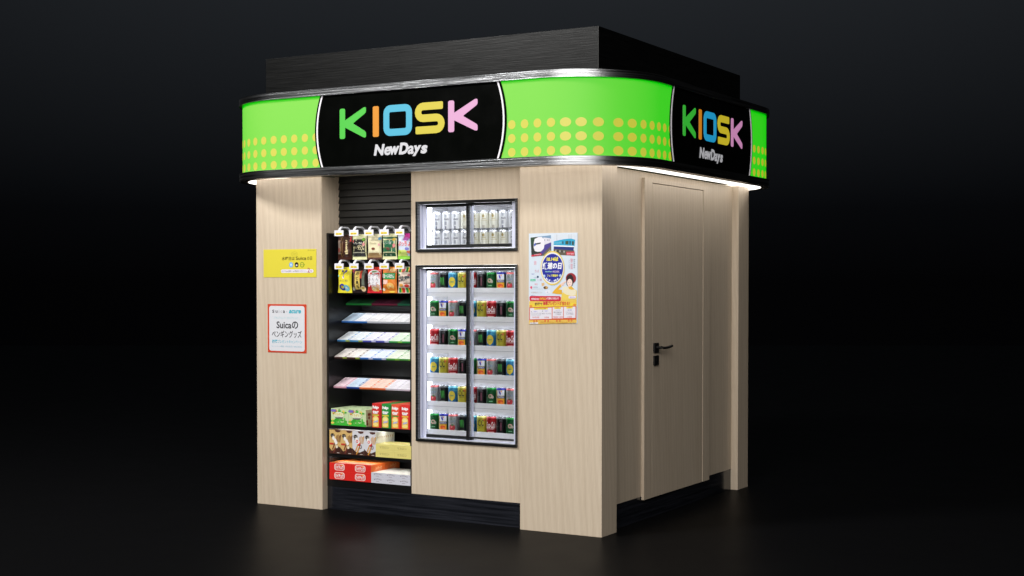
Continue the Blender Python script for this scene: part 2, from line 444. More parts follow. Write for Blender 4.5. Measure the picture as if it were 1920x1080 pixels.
# black panels with white arcs
LET = []
def stroke_s(wd, h, s_):
    r = (h-s_)/4; pts = []
    cx = r+s_/2
    pts.append((wd*.91, h-s_/2)); 
    for i in range(9): a = R(90+22.5*i); pts.append((cx+r*math.cos(a), h-s_/2-r+r*math.sin(a)))
    cx2 = wd-r-s_/2
    for i in range(9): a = R(90-22.5*i); pts.append((cx2+r*math.cos(a), s_/2+r+r*math.sin(a)))
    pts.append((wd*.06, s_/2))
    return pts
def sweep2(pts, hw):
    L_, R_ = [], []
    for i, p in enumerate(pts):
        a = Vector(pts[max(i-1, 0)]); b = Vector(pts[min(i+1, len(pts)-1)]); d = (b-a).normalized(); n = Vector((-d.y, d.x))
        L_.append(tuple(Vector(p)+n*hw)); R_.append(tuple(Vector(p)-n*hw))
    return L_, R_
LCOL = [("green", (70, 140, 58), (45, 178, 50)), ("orange", (150, 105, 40), (212, 128, 22)), ("cyan", (78, 136, 135), (0, 150, 205)),
        ("yellow", (135, 130, 60), (205, 185, 35)), ("pink", (150, 125, 142), (205, 135, 185))]
LM = [mat("lit_%s_letter" % n, c, .4, emit=.74, ecol=e_) for n, c, e_ in LCOL]
NDM = mat("lit_white_letter", (165, 165, 168), .4, emit=.42, ecol=(215, 215, 220))
ARCM = mat("white_piping", (225, 222, 226), .4, emit=.28, ecol=(205, 200, 208))
def kpoly(k, fr, ox, oz, wd, h, m):
    f = lambda x, y, hh: fr(ox+x*wd, oz+y*h, hh)
    k.solid(f, rrect(0, 0, .205, 1, .06, 4), 0.0, .006, m)
    k.solid(f, [(.195, .60), (.90, .985), (.955, 1.0), (.99, .985), (1, .95), (1, .865), (.985, .82), (.94, .78), (.525, .505), (.525, .475), (.94, .225), (.985, .185),
                (1, .14), (1, .05), (.99, .015), (.955, 0), (.90, .015), (.195, .375)], .0, .0056, m)
def logo(fr, c, parent_label):
    # fr(x, z, h) along the band, c = centre coordinate
    k = M(); n = 20; rows = [2.224+(2.692-2.224)*i/n for i in range(n+1)]
    for a, b in zip(rows, rows[1:]):
        ea, eb = arc_edge(0, 0, .019, a), arc_edge(0, 0, .019, b)
        k.face([fr(c-ea, a, .004), fr(c+ea, a, .004), fr(c+eb, b, .004), fr(c-eb, b, .004)], SIGNBLACK)
        for s_ in (-1, 1):
            k.face([fr(c+s_*ea, a, 0), fr(c+s_*eb, b, 0), fr(c+s_*eb, b, .004), fr(c+s_*ea, a, .004)], SIGNBLACK)
    lp = k.build("logo_panel", sign); lp['label'] = parent_label
    for s_ in (-1, 1):
        k = M(); rz = [2.226+(2.688-2.226)*i/16 for i in range(17)]
        for a, b in zip(rz, rz[1:]):
            ea, eb = arc_edge(0, 0, 0, a), arc_edge(0, 0, 0, b); t = .0052
            q = [(c+s_*ea-t, a), (c+s_*ea+t, a), (c+s_*eb+t, b), (c+s_*eb-t, b)]
            k.poly(fr, q, .0065, ARCM)
            k.face([fr(q[0][0], q[0][1], .004), fr(q[3][0], q[3][1], .004), fr(q[3][0], q[3][1], .0065), fr(q[0][0], q[0][1], .0065)], ARCM)
            k.face([fr(q[1][0], q[1][1], .004), fr(q[2][0], q[2][1], .004), fr(q[2][0], q[2][1], .0065), fr(q[1][0], q[1][1], .0065)], ARCM)
        k.build("white_arc", lp)
    z0 = 2.404; H = .189; g = lambda x, z, h: fr(c+x, z, h*.35+.004)
    # letter boxes relative to the centre
    k = M(); kpoly(k, g, -.508, z0, .202, H, LM[0]); k.build("letter", lp)
    k = M(); k.solid(g, rrect(-.2535, z0, -.2085, z0+H, .010, 4), 0, .006, LM[1]); k.build("letter", lp)
    k = M(); outer = rrect(-.173, z0, .038, z0+H, .050, 6); inner = rrect(-.173+.043, z0+.043, .038-.043, z0+H-.043, .010, 6)
    k.band(g, outer, inner, .006, LM[2])
    for pl in (outer, inner):
        for i in range(len(pl)):
            a, b = pl[i], pl[(i+1) % len(pl)]; k.face([g(*a, 0), g(*b, 0), g(*b, .006), g(*a, .006)], LM[2])
    k.build("letter", lp)
    k = M(); pts = stroke_s(.214, H, .0455); A, B = sweep2([(x+.060, y+z0) for x, y in pts], .0228)
    for i in range(len(A)-1):
        k.poly(g, [A[i], A[i+1], B[i+1], B[i]], .006, LM[3])
        k.face([g(*A[i], 0), g(*A[i+1], 0), g(*A[i+1], .006), g(*A[i], .006)], LM[3])
        k.face([g(*B[i], 0), g(*B[i+1], 0), g(*B[i+1], .006), g(*B[i], .006)], LM[3])
    # rounded stroke ends
    for p, q in ((A[0], B[0]), (A[-1], B[-1])):
        sx = .008 if p is A[0] else -.008
        lo, hi = min(p[1], q[1]), max(p[1], q[1])
        k.poly(g, [(p[0], lo), (p[0]+sx*.8, lo+.003), (p[0]+sx, lo+.009), (p[0]+sx, hi-.009), (p[0]+sx*.8, hi-.003), (p[0], hi)], .006, LM[3])
    k.build("letter", lp)
    k = M(); kpoly(k, g, .300, z0, .206, H, LM[4]); k.build("letter", lp)
    k = M()
    for n_, (ch, xa, xb, za, zb) in enumerate((("N", -.247, -.163, 2.287, 2.358), ("e", -.168, -.119, 2.286, 2.341), ("w", -.128, -.052, 2.287, 2.341), ("D", -.060, .014, 2.286, 2.360),
                                    ("a", .006, .053, 2.285, 2.338), ("y", .042, .108, 2.272, 2.338), ("s", .100, .152, 2.284, 2.337))):
        for q, (dx, dz) in enumerate(((0, 0), (.0014, 0), (-.0014, 0), (0, .0012), (0, -.0012))):
            k.text(g, ch, xa+.002+dx, za+.002+dz, xb-.002+dx, zb-.002+dz, .0060+.0001*q+.0005*(n_ % 3), NDM, shear=.18, bold=.02 if ch in 'ea' else .038)
    k.build("lettering", lp)
logo(lambda x, z, h: bandf(x, z, h), sF, "black logo panel on the long front with bright letters")
logo(lambda x, z, h: bandf(x, z, h), sS, "black logo panel on the narrower looking side beyond the corner")
# chrome trims
k = M(); band_ring(k, 2.683, 2.727, -.03, .022, TRIM); k.build("top_trim", sign, welded=True)
k = M(); band_ring(k, 2.180, 2.231, -.026, .022, TRIM); k.build("bottom_trim", sign, welded=True)
# lid and soffit
def rr_poly(x0, x1, y0, y1, r, n=10): return rrect(x0, y0, x1, y1, r, n)
k = M(); pl = [bandf(s_, 0, -.031)[:2] for s_ in SS]
k.face([(x, y, 2.700) for x, y in pl], BLACKM); k.build("lid", sign)
li = rr_poly(-2.5, -.12, .12, 2.30, .05, 14)
SOFF = mat("soffit_cream", (205, 200, 185), .5)
k = M(); n = len(SS)
for i in range(n):
    a, b = SS[i], SS[(i+1) % n]
    k.face([bandf(b, 2.1795, -.0265), bandf(a, 2.1795, -.0265), bandf(a, 2.1795, -.0355), bandf(b, 2.1795, -.0355)], SOFF)
    k.face([bandf(a, 2.1795, -.0265), bandf(b, 2.1795, -.0265), bandf(b, 2.21, -.0265), bandf(a, 2.21, -.0265)], SOFF)
    k.face([bandf(a, 2.21, -.0265), bandf(b, 2.21, -.0265), bandf(b, 2.21, -.60), bandf(a, 2.21, -.60)], SOFF)
k.build("soffit", sign)
k = M(); lo = [bandf(s_, 0, -.036)[:2] for s_ in SS]; lj = [bandf(s_, 0, -.25)[:2] for s_ in SS]
for i in range(n):
    j = (i+1) % n
    k.face([(*lo[i], 2.2), (*lj[i], 2.2), (*lj[j], 2.2), (*lo[j], 2.2)], LED)
    k.face([(*lo[i], 2.18), (*lo[j], 2.18), (*lo[j], 2.2), (*lo[i], 2.2)], LED)  # inner lip given the panel's glow, standing in for light on it
k.build("light_strip", sign)

# ================================================================== coolers
def cooler(C, label, shelves, name):
    x0, x1, z0, z1 = C
    t = thing(name, label, "drinks cooler", ((x0+x1)/2, .05, z0))
    fw = .018
    k = M(); fy0, fy1 = .036, .052
    fr = front(0, 0, fy1)
    k.box(x0, x0+fw, fy0, .1, z0, z1, FRAME); k.box(x1-fw*.6, x1, fy0, .1, z0, z1, FRAME)
    k.box(x0+fw, x1-fw*.6, fy0, .1, z0, z0+fw, FRAME); k.box(x0+fw, x1-fw*.6, fy0, .1, z1-fw, z1, FRAME)
    bevel(k.build("frame", t), .0012)
    # inner cabinet
    k = M(); ix0, ix1, iz0, iz1, yb = x0-.030, x1+.014, z0+.009, z1-.009, .46
    k.box(ix0, ix0+.006, .101, yb, iz0, iz1, WHITE); k.box(ix1-.006, ix1, .101, yb, iz0, iz1, WHITE)
    k.box(ix0+.006, ix1-.006, .101, yb, iz0, iz0+.006, WHITE); k.box(ix0+.006, ix1-.006, .101, yb, iz1-.006, iz1, WHITE)
    k.box(ix0, ix1, yb, yb+.01, iz0, iz1, WHITE)
    k.build("cabinet", t)
    # bottom running track
    k = M(); k.box(x0+fw+.001, x1-fw*.6-.001, .054, .099, z0+fw+.0005, z0+fw+.004, ALU); k.build("track", t)
    xm = (x0+x1)/2-.003
    lz0, lz1 = z0+fw+.005, z1-fw-.001
    # sliding doors: the left one runs behind, the right one in front
    d = M(); yy0, yy1 = .078, .096; sw = .034
    lx0, lx1 = x0+fw+.001, xm+.030
    d.box(lx0, lx0+sw*.22, yy0-.02, yy1, lz0, lz1, ALU); d.box(lx0+sw*.28, lx0+sw, yy0, yy1, lz0, lz1, ALU)
    d.box(lx0+sw, lx1, yy0, yy1, lz0, lz0+.020, FRAME); d.box(lx0+sw, lx1, yy0, yy1, lz1-.018, lz1, FRAME)
    d.box(lx1-.012, lx1, yy0, yy1, lz0+.02, lz1-.018, ALU)
    dl = d.build("sliding_door", t); dl['label'] = "left sliding glass door with bright metal stile"
    g = M(); g.face([(lx0+sw, .087, lz0+.02), (lx1-.012, .087, lz0+.02), (lx1-.012, .087, lz1-.018), (lx0+sw, .087, lz1-.018)], GLASS); g.build("glass", dl)
    d = M(); yy0, yy1 = .056, .074; rx0, rx1 = xm-.001, x1-fw*.6-.001; rs = .034 if z1 > 1.9 else .019
    d.box(rx0, rx0+.019, yy0, yy1, lz0, lz1, FRAME)
    d.box(rx0+.019, rx1-rs, yy0, yy1, lz0+(.004 if z1 > 1.9 else .012), lz0+.022, FRAME); d.box(rx0+.019, rx1-rs, yy0, yy1, lz1-.014, lz1, FRAME)
    d.box(rx1-rs, rx1, yy0, yy1, lz0, lz1, ALU)
    dr = d.build("sliding_door", t); dr['label'] = "right sliding glass door with pale metal stile at its right edge"
    g = M(); g.face([(rx0+.019, .065, lz0+.022), (rx1-rs, .065, lz0+.022), (rx1-rs, .065, lz1-.014), (rx0+.019, .065, lz1-.014)], GLASS); g.build("glass", dr)
    # light bars
    k = M(); k.box(ix0+.0065, ix0+.009, .112, .26, iz0+.02, iz1-.02, LEDP); l = k.build("light_bar", t); l['label'] = "upright white light bar inside the left edge"
    k = M(); k.box(ix0+.03, ix1-.03, .108, .122, iz1-.013, iz1-.0065, LEDC); l = k.build("light_bar", t); l['label'] = "white light bar along the top"
    for zt in shelves:
        k = M(); a, b = ix0+.0125, ix1-.0065
        k.box(a, b, .146, yb-.001, zt-.006, zt, WHITE)
        k.box(a, b, .134, .1445, zt-.036, zt+.021, WHITE)
        k.box(a, b, .1325, .134, zt-.012, zt-.0095, mat("ledge_groove", (178, 180, 190), .5))
        if shelves.index(zt) < len(shelves)-1: k.box(a+.02, b-.02, .15, .165, zt-.016, zt-.0065, LEDC)
        k.build("shelf", t)
    return t
cooler(C1, "small upper cooler with sliding glass doors full of white cans", [], "drinks_cooler")
CZ = [1.448-.1812*i for i in range(6)]
cooler(C2, "tall lower cooler with sliding glass doors and six rows of colourful cans", CZ, "drinks_cooler")
# ------------------------------------------------------------------ cans
SILV = mat("can_aluminium", (205, 207, 212), .25, .9)
def can_base(body, rim, shoulder=None, r=.0325, h=.122):
    k = M(); sh = shoulder or body
    prof = [(0, .004), (r*.62, .004, SILV), (r*.78, 0, SILV), (r*.97, .007, SILV), (r, .012, rim), (r, h-.016, body), (r*.985, h-.011, sh), (r*.87, h-.004, sh), (r*.87, h-.001, SILV), (r*.86, h, SILV), (r*.80, h, SILV), (r*.79, h-.005, SILV), (0, h-.005, SILV)]
    k.lathe(0, 0, prof, body)
    for j in range(1):
        k.box(-.006, .006, -.012, .008, h-.0045, h-.0035, SILV)
    return k
def canf(r=.0325, rot=0.):
    # x = arc length from the camera-facing line, y = height
    def f(x, y, h):
        a = -math.pi/2+R(24)+rot+x/r
        return ((r+h)*math.cos(a), (r+h)*math.sin(a), y)
    return f
def wrapband(k, f, x0, x1, y0, y1, h, m, n=10):
    for i in range(n):
        a = x0+(x1-x0)*i/n; b = x0+(x1-x0)*(i+1)/n; k.face([f(a, y0, h), f(b, y0, h), f(b, y1, h), f(a, y1, h)], m, True)
def wrapell(k, f, cx, cy, rx, ry, h, m, n=14):
    for i in range(n):
        a = -1+2*i/n; b = -1+2*(i+1)/n; ya = ry*math.sqrt(max(0, 1-a*a)); yb = ry*math.sqrt(max(0, 1-b*b))
        k.face([f(cx+rx*a, cy-ya, h), f(cx+rx*b, cy-yb, h), f(cx+rx*b, cy+yb, h), f(cx+rx*a, cy+ya, h)], m)
def can_cola():
    k = can_base(G(190, 20, 32), SILV, G(225, 85, 90)); f = canf()
    k.text(f, "Coca-Cola", -.034, .046, .030, .086, .0004, P(230, 215, 215), shear=.35, bold=.03)
    wrapband(k, f, -.03, .03, .040, .043, .0004, P(235, 200, 200)); wrapband(k, f, -.02, .02, .018, .024, .0004, P(235, 190, 190)); return k
def can_black():
    k = can_base(G(16, 14, 17), SILV, G(120, 122, 128)); f = canf()
    wrapband(k, f, -.004, .006, .035, .085, .0004, P(95, 40, 60)); k.text(f, "ZERO", -.010, .092, .010, .100, .0004, P(120, 120, 125)); return k
def can_green():
    k = can_base(G(10, 92, 42), SILV, G(20, 150, 60)); f = canf()
    wrapell(k, f, -.006, .066, .015, .014, .0004, P(190, 150, 140)); wrapell(k, f, .008, .060, .008, .009, .0005, P(170, 160, 150)); wrapell(k, f, -.007, .067, .007, .006, .0006, P(60, 110, 60))
    wrapband(k, f, -.016, .008, .032, .036, .0004, P(140, 190, 150)); return k
def can_fruit():
    k = can_base(G(196, 176, 105), SILV, G(20, 40, 170)); f = canf()
    wrapband(k, f, -.026, .022, .072, .105, .0003, P(215, 220, 230)); wrapband(k, f, -.026, .022, .0575, .068, .0004, P(40, 70, 150))
    k.poly(f, [(-.018, .104), (-.006, .104), (0, .085), (-.004, .074), (-.012, .086)], .0006, P(70, 50, 160)); k.poly(f, [(-.004, .098), (.006, .104), (.004, .092)], .0007, P(235, 150, 40))
    wrapband(k, f, -.026, .022, .012, .052, .0004, P(235, 165, 25)); wrapell(k, f, -.004, .034, .018, .012, .0006, P(220, 80, 30)); wrapell(k, f, .004, .024, .010, .010, .0008, P(245, 130, 40))
    k.text(f, "TROPICAL", -.021, .059, .019, .067, .0009, P(235, 235, 240)); wrapband(k, f, .022, .040, .01, .106, .0003, P(22, 60, 30)); return k
def can_berry():
    k = can_base(G(188, 192, 196), SILV, G(232, 120, 120)); f = canf()
    wrapell(k, f, -.006, .036, .020, .021, .0004, P(176, 34, 48)); wrapell(k, f, -.009, .040, .006, .006, .0006, P(235, 130, 130)); wrapell(k, f, -.004, .052, .009, .005, .0008, P(50, 120, 60))
    k.text(f, "SALTY", -.018, .084, .012, .096, .0004, P(60, 120, 90)); k.text(f, "LYCHEE", -.018, .070, .014, .081, .0004, P(110, 150, 190)); return k
def can_energy():
    k = can_base(G(18, 20, 20), SILV, G(95, 98, 102)); f = canf()
    for i in (-1, 0, 1):
        x = i*.009-.004; k.poly(f, [(x-.004, .086), (x+.002, .088), (x+.003, .060), (x+.004, .036), (x-.001, .046), (x-.0035, .062)], .0004, P(45, 135, 48))
    wrapband(k, f, -.014, .010, .018, .023, .0004, P(150, 160, 150)); return k
def can_lemon():
    k = can_base(G(28, 120, 190), SILV, G(120, 205, 232)); f = canf()
    wrapband(k, f, -.08, .08, .086, .106, .0002, G(60, 160, 215), 30)
    wrapell(k, f, -.006, .058, .024, .030, .0005, P(205, 182, 50)); wrapell(k, f, -.003, .030, .005, .006, .0006, P(226, 200, 50)); wrapband(k, f, -.014, .008, .054, .062, .0008, P(120, 140, 90)); return k
def can_yellow():
    k = can_base(G(214, 204, 62), SILV, G(232, 228, 130)); f = canf()
    k.text(f, "C.C", -.026, .056, .012, .096, .0004, P(26, 30, 18), bold=.03); k.text(f, "Lemon", -.020, .048, .012, .057, .0004, P(70, 70, 35))
    k.poly(f, [(.008, .100), (.020, .102), (.022, .094), (.014, .086)], .0004, P(200, 60, 60)); return k
CANS = [("fruit_soda_can", can_berry, "silver can with red fruit"), ("energy_drink_can", can_energy, "black can with green stripes"),
        ("lemon_drink_can", can_lemon, "blue can with big yellow lemon"), ("lemon_soda_can", can_yellow, "yellow lemon soda can"),
        ("cola_can", can_cola, "red cola can with white script"), ("black_drink_can", can_black, "black can with dark pink stripe"),
        ("green_drink_can", can_green, "green can with pale round emblem"), ("tropical_juice_can", can_fruit, "blue and orange juice can")]
CM = [f().build(n, None, (0, 0, 0)) for n, f, l in CANS]
used = [False]*8
ordn = ["first", "second", "third", "fourth", "fifth", "sixth", "seventh", "eighth", "ninth"]
def place(protos, flags, idx, loc, rz=0.):
    src = protos[idx]
    if flags[idx]: ob = src.copy(); COL.objects.link(ob)
    else: ob = src; flags[idx] = True
    ob.location = loc; ob.rotation_euler = (0, 0, rz); return ob
starts = [0, 6, 4, 2, 0, 6]
for row in range(6):
    for c in range(9):
        i = (starts[row]+c) % 8
        ob = place(CM, used, i, (-1.291+.0712*c, .185, CZ[row]+.0005), random.uniform(-.10, .10))
        tag(ob, "%s, %s on the %s shelf from the top" % (CANS[i][2], ordn[c], ordn[row]), "drink can", "cans in the tall cooler")
def can_beer(gold):
    body = mat("can_white", (226, 227, 232), .3, .25) if not gold else mat("can_cream", (229, 228, 216), .3, .25)
    k = can_base(body, SILV, mat("can_white_shoulder", (220, 222, 228), .25, .6)); f = canf()
    if gold:
        wrapell(k, f, -.006, .088, .008, .010, .0004, P(165, 145, 90)); wrapband(k, f, -.022, .022, .058, .061, .0004, P(205, 195, 160)); wrapband(k, f, -.014, .010, .068, .074, .0004, P(200, 188, 150))
        wrapband(k, f, -.012, .004, .014, .030, .0003, P(190, 185, 175))
    else:
        k.text(f, "Asahi", -.018, .066, .016, .080, .0004, P(95, 98, 120), shear=.3, bold=.02); wrapband(k, f, -.012, .002, .036, .058, .0003, P(165, 168, 180)); wrapband(k, f, -.012, .002, .086, .102, .0003, P(175, 178, 190)); wrapband(k, f, -.010, .0, .012, .028, .0003, P(130, 133, 150))
    return k
BM = [can_beer(False).build("silver_beer_can", None, (0, 0, 0)), can_beer(True).build("cream_beer_can", None, (0, 0, 0))]
bu = [False, False]
pat = ["SSSGGGGSS", "SSSSGGGGS"]
for row in range(2):
    for c in range(9):
        i = 0 if pat[row][c] == 'S' else 1
        ob = place(BM, bu, i, (-1.264+.0700*c, .185, (1.8325 if row == 0 else 1.7125)+.0002))
        tag(ob, "%s, %s from the left in the %s row" % (["silver white beer can with grey script", "cream beer can with gold crest"][i], ordn[c], ["upper", "lower"][row]), "beer can", "cans in the small cooler")

# ================================================================== shelf unit in the left bay
UX0, UX1, UY, UB = -2.0535, -1.3805, .05, .43
unit = thing("display_shelf", "black snack display shelf with peg hooks and slanted candy shelves", "shelf unit", ((UX0+UX1)/2, .05, .151))
k = M(); k.box(UX0, UX0+.016, UY+.001, UB, .1521, 1.829, BLACKM); k.box(UX1-.010, UX1, UY+.001, UB, .1521, 1.829, BLACKM); k.build("side_panel", unit)
BACKM = mat("dark_back_panel", (30, 31, 32), .35)
k = M(); k.box(UX0+.016, UX1-.01, UB-.012, UB, .1521, 1.86, BACKM); k.box(UX0+.016, UX1-.010, .215, .235, 1.80, 1.86, BLACKM)
k.box(UX0+.016, UX1-.010, .215, .235, 1.585, 1.63, BLACKM); k.box(UX0+.016, UX1-.010, .236, .25, 1.42, 1.86, BLACKM); k.build("back_panel", unit)
for z, t_ in ((.560, .022), (.371, .022), (.2, .048)):
    k = M(); k.box(UX0+.0165, UX1-.0105, UY+.002, UB-.013, z-t_, z, BLACKM); sh = k.build("shelf", unit)
    if z > .3: k = M(); k.box(UX0+.03, UX1-.024, .13, .145, z-t_-.005, z-t_-.0005, LEDS); k.build("led_strip", sh)
PX0 = -2.030
# slanted candy shelves
TR = [(.232, 1.351), (.183, 1.234), (.134, 1.110), (.101, .998), (.094, .803)]
tilt = R(21); ct, st = math.cos(tilt), math.sin(tilt)
colr = [[((26, 120, 50), (26, 62, 38))]*2+[((112, 28, 56), (70, 30, 48))]*2+[((24, 105, 72), (34, 66, 54))]*2,
        [((30, 95, 175), (150, 190, 225)), ((30, 95, 175), (222, 228, 238))]+[((178, 180, 190), (222, 224, 230))]*4,
        [((60, 130, 190), (205, 218, 222))]*2+[((62, 68, 170), (210, 208, 228))]*2+[((45, 155, 70), (196, 226, 190))]*2,
        [((62, 34, 30), (214, 200, 190))]*2+[((40, 105, 190), (198, 212, 236))]*2+[((70, 150, 60), (204, 220, 186))]*2,
        [((214, 160, 180), (222, 178, 194)), ((24, 62, 150), (160, 192, 222))]+[((226, 110, 55), (232, 178, 152))]*2+[((205, 200, 214), (220, 214, 226))]*2]
cname = [["dark green"]*2+["maroon"]*2+["teal green"]*2, ["blue edged pale"]*2+["plain white"]*4, ["white with blue and yellow edge"]*2+["white with indigo edge"]*2+["pale green with green edge"]*2,
         ["cream with brown edge"]*2+["pale blue with blue edge"]*2+["pale green with lime edge"]*2, ["pink"]+["light blue with navy edge"]+["peach with orange edge"]*2+["lilac white"]*2]
for r_, (ty, tz) in enumerate(TR):
    k = M()
    def tf(x, d, h, ty=ty, tz=tz): return (x, ty+d*ct-h*st, tz+d*st+h*ct)
    def slab(k, x0, x1, d0, d1, h0, h1, m, mt=None, mf=None):
        P8 = [tf(x, d, h) for h in (h0, h1) for d in (d0, d1) for x in (x0, x1)]
        for f, q in (((0, 1, 5, 4), mf or m), ((3, 2, 6, 7), m), ((2, 0, 4, 6), m), ((1, 3, 7, 5), m), ((2, 3, 1, 0), m), ((4, 5, 7, 6), mt or m)):
            k.face([P8[i] for i in f], q)
    slab(k, UX0+.0165, UX1-.0105, 0.002, .22, -.008, -.0005, BLACKM)
    sh = k.build("slanted_shelf", unit)
    k = M(); slab(k, UX0+.03, UX1-.024, .080, .092, -.0125, -.0085, LEDS); k.build("led_strip", sh)
    for c in range(6):
        fc, tcx = colr[r_][c]; k = M(); tcx = tcx if r_ == 0 else tuple(int(v+(240-v)*.45) for v in tcx); x0 = PX0+.105*c; x1 = x0+.1042  # tops below the first row lightened, shelf light put into their colour
        mf = P(*fc); mtop = P(*tcx)
        for q in range(7):                       # packs one behind the other
            d0 = .0005+.0205*q; jit = random.uniform(-.0008, .0008)
            slab(k, x0+.0005+jit, x1-.0005+jit, d0, d0+.0198, 0, .0125, mf, mtop, mf)
            A = lambda x, y, h, d0=d0: tf(x, d0+y, .0125+h)
            dk = tuple(int(v*.84) for v in tcx); ac = P(*dk)
            if r_ > 0: k.rect(A, x0+.012, .007, x0+.012+random.choice((.03, .045, .06)), .0125, .0005, ac)
            if r_ > 0: k.rect(A, x1-.020, .003, x1-.006, .017, .0005, mf if r_ in (2, 3, 4) and (q+c) % 2 == 0 else ac)
            if r_ == 0: k.rect(A, x0+.01, .004, x1-.03, .008, .0005, P(*[min(255, int(v*1.7)) for v in tcx]))
        if r_ in (2, 3): k.face([tf(x1-.035, -.0006+.0005, .001), tf(x1-.001, -.0006+.0005, .001), tf(x1-.001, -.0006+.0005, .0115), tf(x1-.035, -.0006+.0005, .0115)], P(*[(150, 170, 60), (200, 200, 230), (130, 190, 70)][0 if c < 2 else (1 if c < 4 else 2)]))
        ob = k.build("gum_packs", None, (x0+.05, ty, tz))
        tag(ob, "%s gum packs, %s on the %s slanted shelf from top" % (cname[r_][c], ordn[c], ordn[r_]), "gum packs", "gum packs on the slanted shelves")
# ------------------------------------------------------------------ peg hooks with price tags
PLAST = mat("white_plastic", (222, 224, 232), .4); TAGM = mat("tag_card", (225, 225, 235), .5)
for row, zt in enumerate((1.808, 1.590)):
    for c in range(5):
        x = -1.994+.1205*c; k = M(); xa = x+.030
        pts = [(xa, .063, zt+.034), (xa, .072, zt+.048), (xa, .088, zt+.0595), (xa, .150, zt+.0595), (xa, .168, zt+.050), (xa, .186, zt+.030), (xa, .215, zt+.022)]
        for a, b in zip(pts, pts[1:]):
            k.face([(a[0]-.004, a[1], a[2]+.003), (a[0]+.012, a[1], a[2]+.003), (b[0]+.012, b[1], b[2]+.003), (b[0]-.004, b[1], b[2]+.003)], PLAST)
            k.face([(a[0]+.012, a[1], a[2]-.006), (a[0]-.004, a[1], a[2]-.006), (b[0]-.004, b[1], b[2]-.006), (b[0]+.012, b[1], b[2]-.006)], PLAST)
            for dx in (-.004, .012): k.face([(a[0]+dx, a[1], a[2]-.006), (b[0]+dx, b[1], b[2]-.006), (b[0]+dx, b[1], b[2]+.003), (a[0]+dx, a[1], a[2]+.003)], PLAST)
        k.face([(xa-.004, .063, zt+.028), (xa+.012, .063, zt+.028), (xa+.012, .063, zt+.037), (xa-.004, .063, zt+.037)], PLAST)
        k.tube([(xa+.004, .23, zt+.012), (xa+.004, .105, zt+.012)], .003, SILV, 6)
        hk = k.build("peg_hook", unit)
        k = M(); k.box(x, x+.072, .058, .0625, zt, zt+.038, TAGM); f = front(x, zt, .058)
        k.rect(f, .010, .008, .060, .021, .0006, P(222, 205, 60)); k.rect(f, .016, .011, .030, .018, .0011, P(205, 150, 40)); k.rect(f, .038, .011, .055, .018, .0011, P(190, 175, 50))
        k.rect(f, .010, .026, .045, .029, .0006, P(190, 190, 200)); k.build("price_tag", hk)

# ------------------------------------------------------------------ snack bags
def bag(x, z, w, h, y, base, art, name, label, edge=None):
    """pillow bag: crimped flat ends and a puffed middle"""
    nx, nz = 12, 18; k = M(); cr = .10
    def prof(u, v):
        ed = min(v/cr, (1-v)/cr, 1) if 0 < v < 1 else 0
        ed = max(0, (min(v, 1-v)-.07)/.25); ed = min(1, ed); ed = ed*ed*(3-2*ed)
        sd = max(0, 1-abs(2*u-1)**2.6)
        return .020*ed*(sd**.6)+.0008*math.sin(23*u+9*v)*ed
    wv = lambda v: w*(1-.10*math.sin(math.pi*v)**.8)
    def f(px, pz, hh):        # px 0..1, pz 0..1
        v = min(max(pz, 0), 1); u = min(max(px, 0), 1)
        return (x+w/2+(px-.5)*wv(v), y-.006-prof(u, v)-hh, z+pz*h)
    for j in range(nz):
        for i in range(nx):
            u0, u1, v0, v1 = i/nx, (i+1)/nx, j/nz, (j+1)/nz
            b = base(v0+.5/nz, u0+.5/nx) if callable(base) else base
            k.face([f(u0, v0, 0), f(u1, v0, 0), f(u1, v1, 0), f(u0, v1, 0)], b, True)
            def bk(u, v):
                p = f(u, v, 0); return (p[0], 2*(y-.006)-p[1]+.0005, p[2])
            k.face([bk(u1, v0), bk(u0, v0), bk(u0, v1), bk(u1, v1)], b, True)
    def g(px, pz, hh): return f(px, pz, .0008+hh)
    k.f_ = g
    def patch(x0, z0, x1, z1, h_, m, n=6):
        for i in range(n):
            for j in range(n):
                a, b, c, d = x0+(x1-x0)*i/n, x0+(x1-x0)*(i+1)/n, z0+(z1-z0)*j/n, z0+(z1-z0)*(j+1)/n
                k.face([g(a, c, h_), g(b, c, h_), g(b, d, h_), g(a, d, h_)], m, True)
    def disc(cx, cz, rx, rz, h_, m, n=16):
        for i in range(n):
            a = 2*math.pi*i/n; b = 2*math.pi*(i+1)/n
            k.face([g(cx, cz, h_), g(cx+rx*math.cos(a), cz+rz*math.sin(a), h_), g(cx+rx*math.cos(b), cz+rz*math.sin(b), h_)], m)
    def txt(s, x0, z0, x1, z1, h_, m, **kw): k.text(g, s, x0, z0, x1, z1, h_+.0006, m, **kw)
    art(patch, disc, txt)
    disc(.5, .965, .05, .012, .0006, P(20, 20, 20))
    ob = k.build(name, None, (x+w/2, y, z))
    tag(ob, label, "snack bag", "snack bags on the peg hooks")
def B(r, g, b): return mat("bag_film", (r, g, b), .3)
def art1(p, d, t):
    p(.30, .1, .34, .9, .0004, P(150, 120, 70)); p(.03, .22, .28, .78, .0004, P(120, 105, 95)); d(.16, .38, .10, .09, .0008, P(120, 40, 30)); p(.93, .72, 1, .97, .0004, P(200, 30, 40))
    p(.42, .15, .47, .85, .0004, P(110, 80, 50))
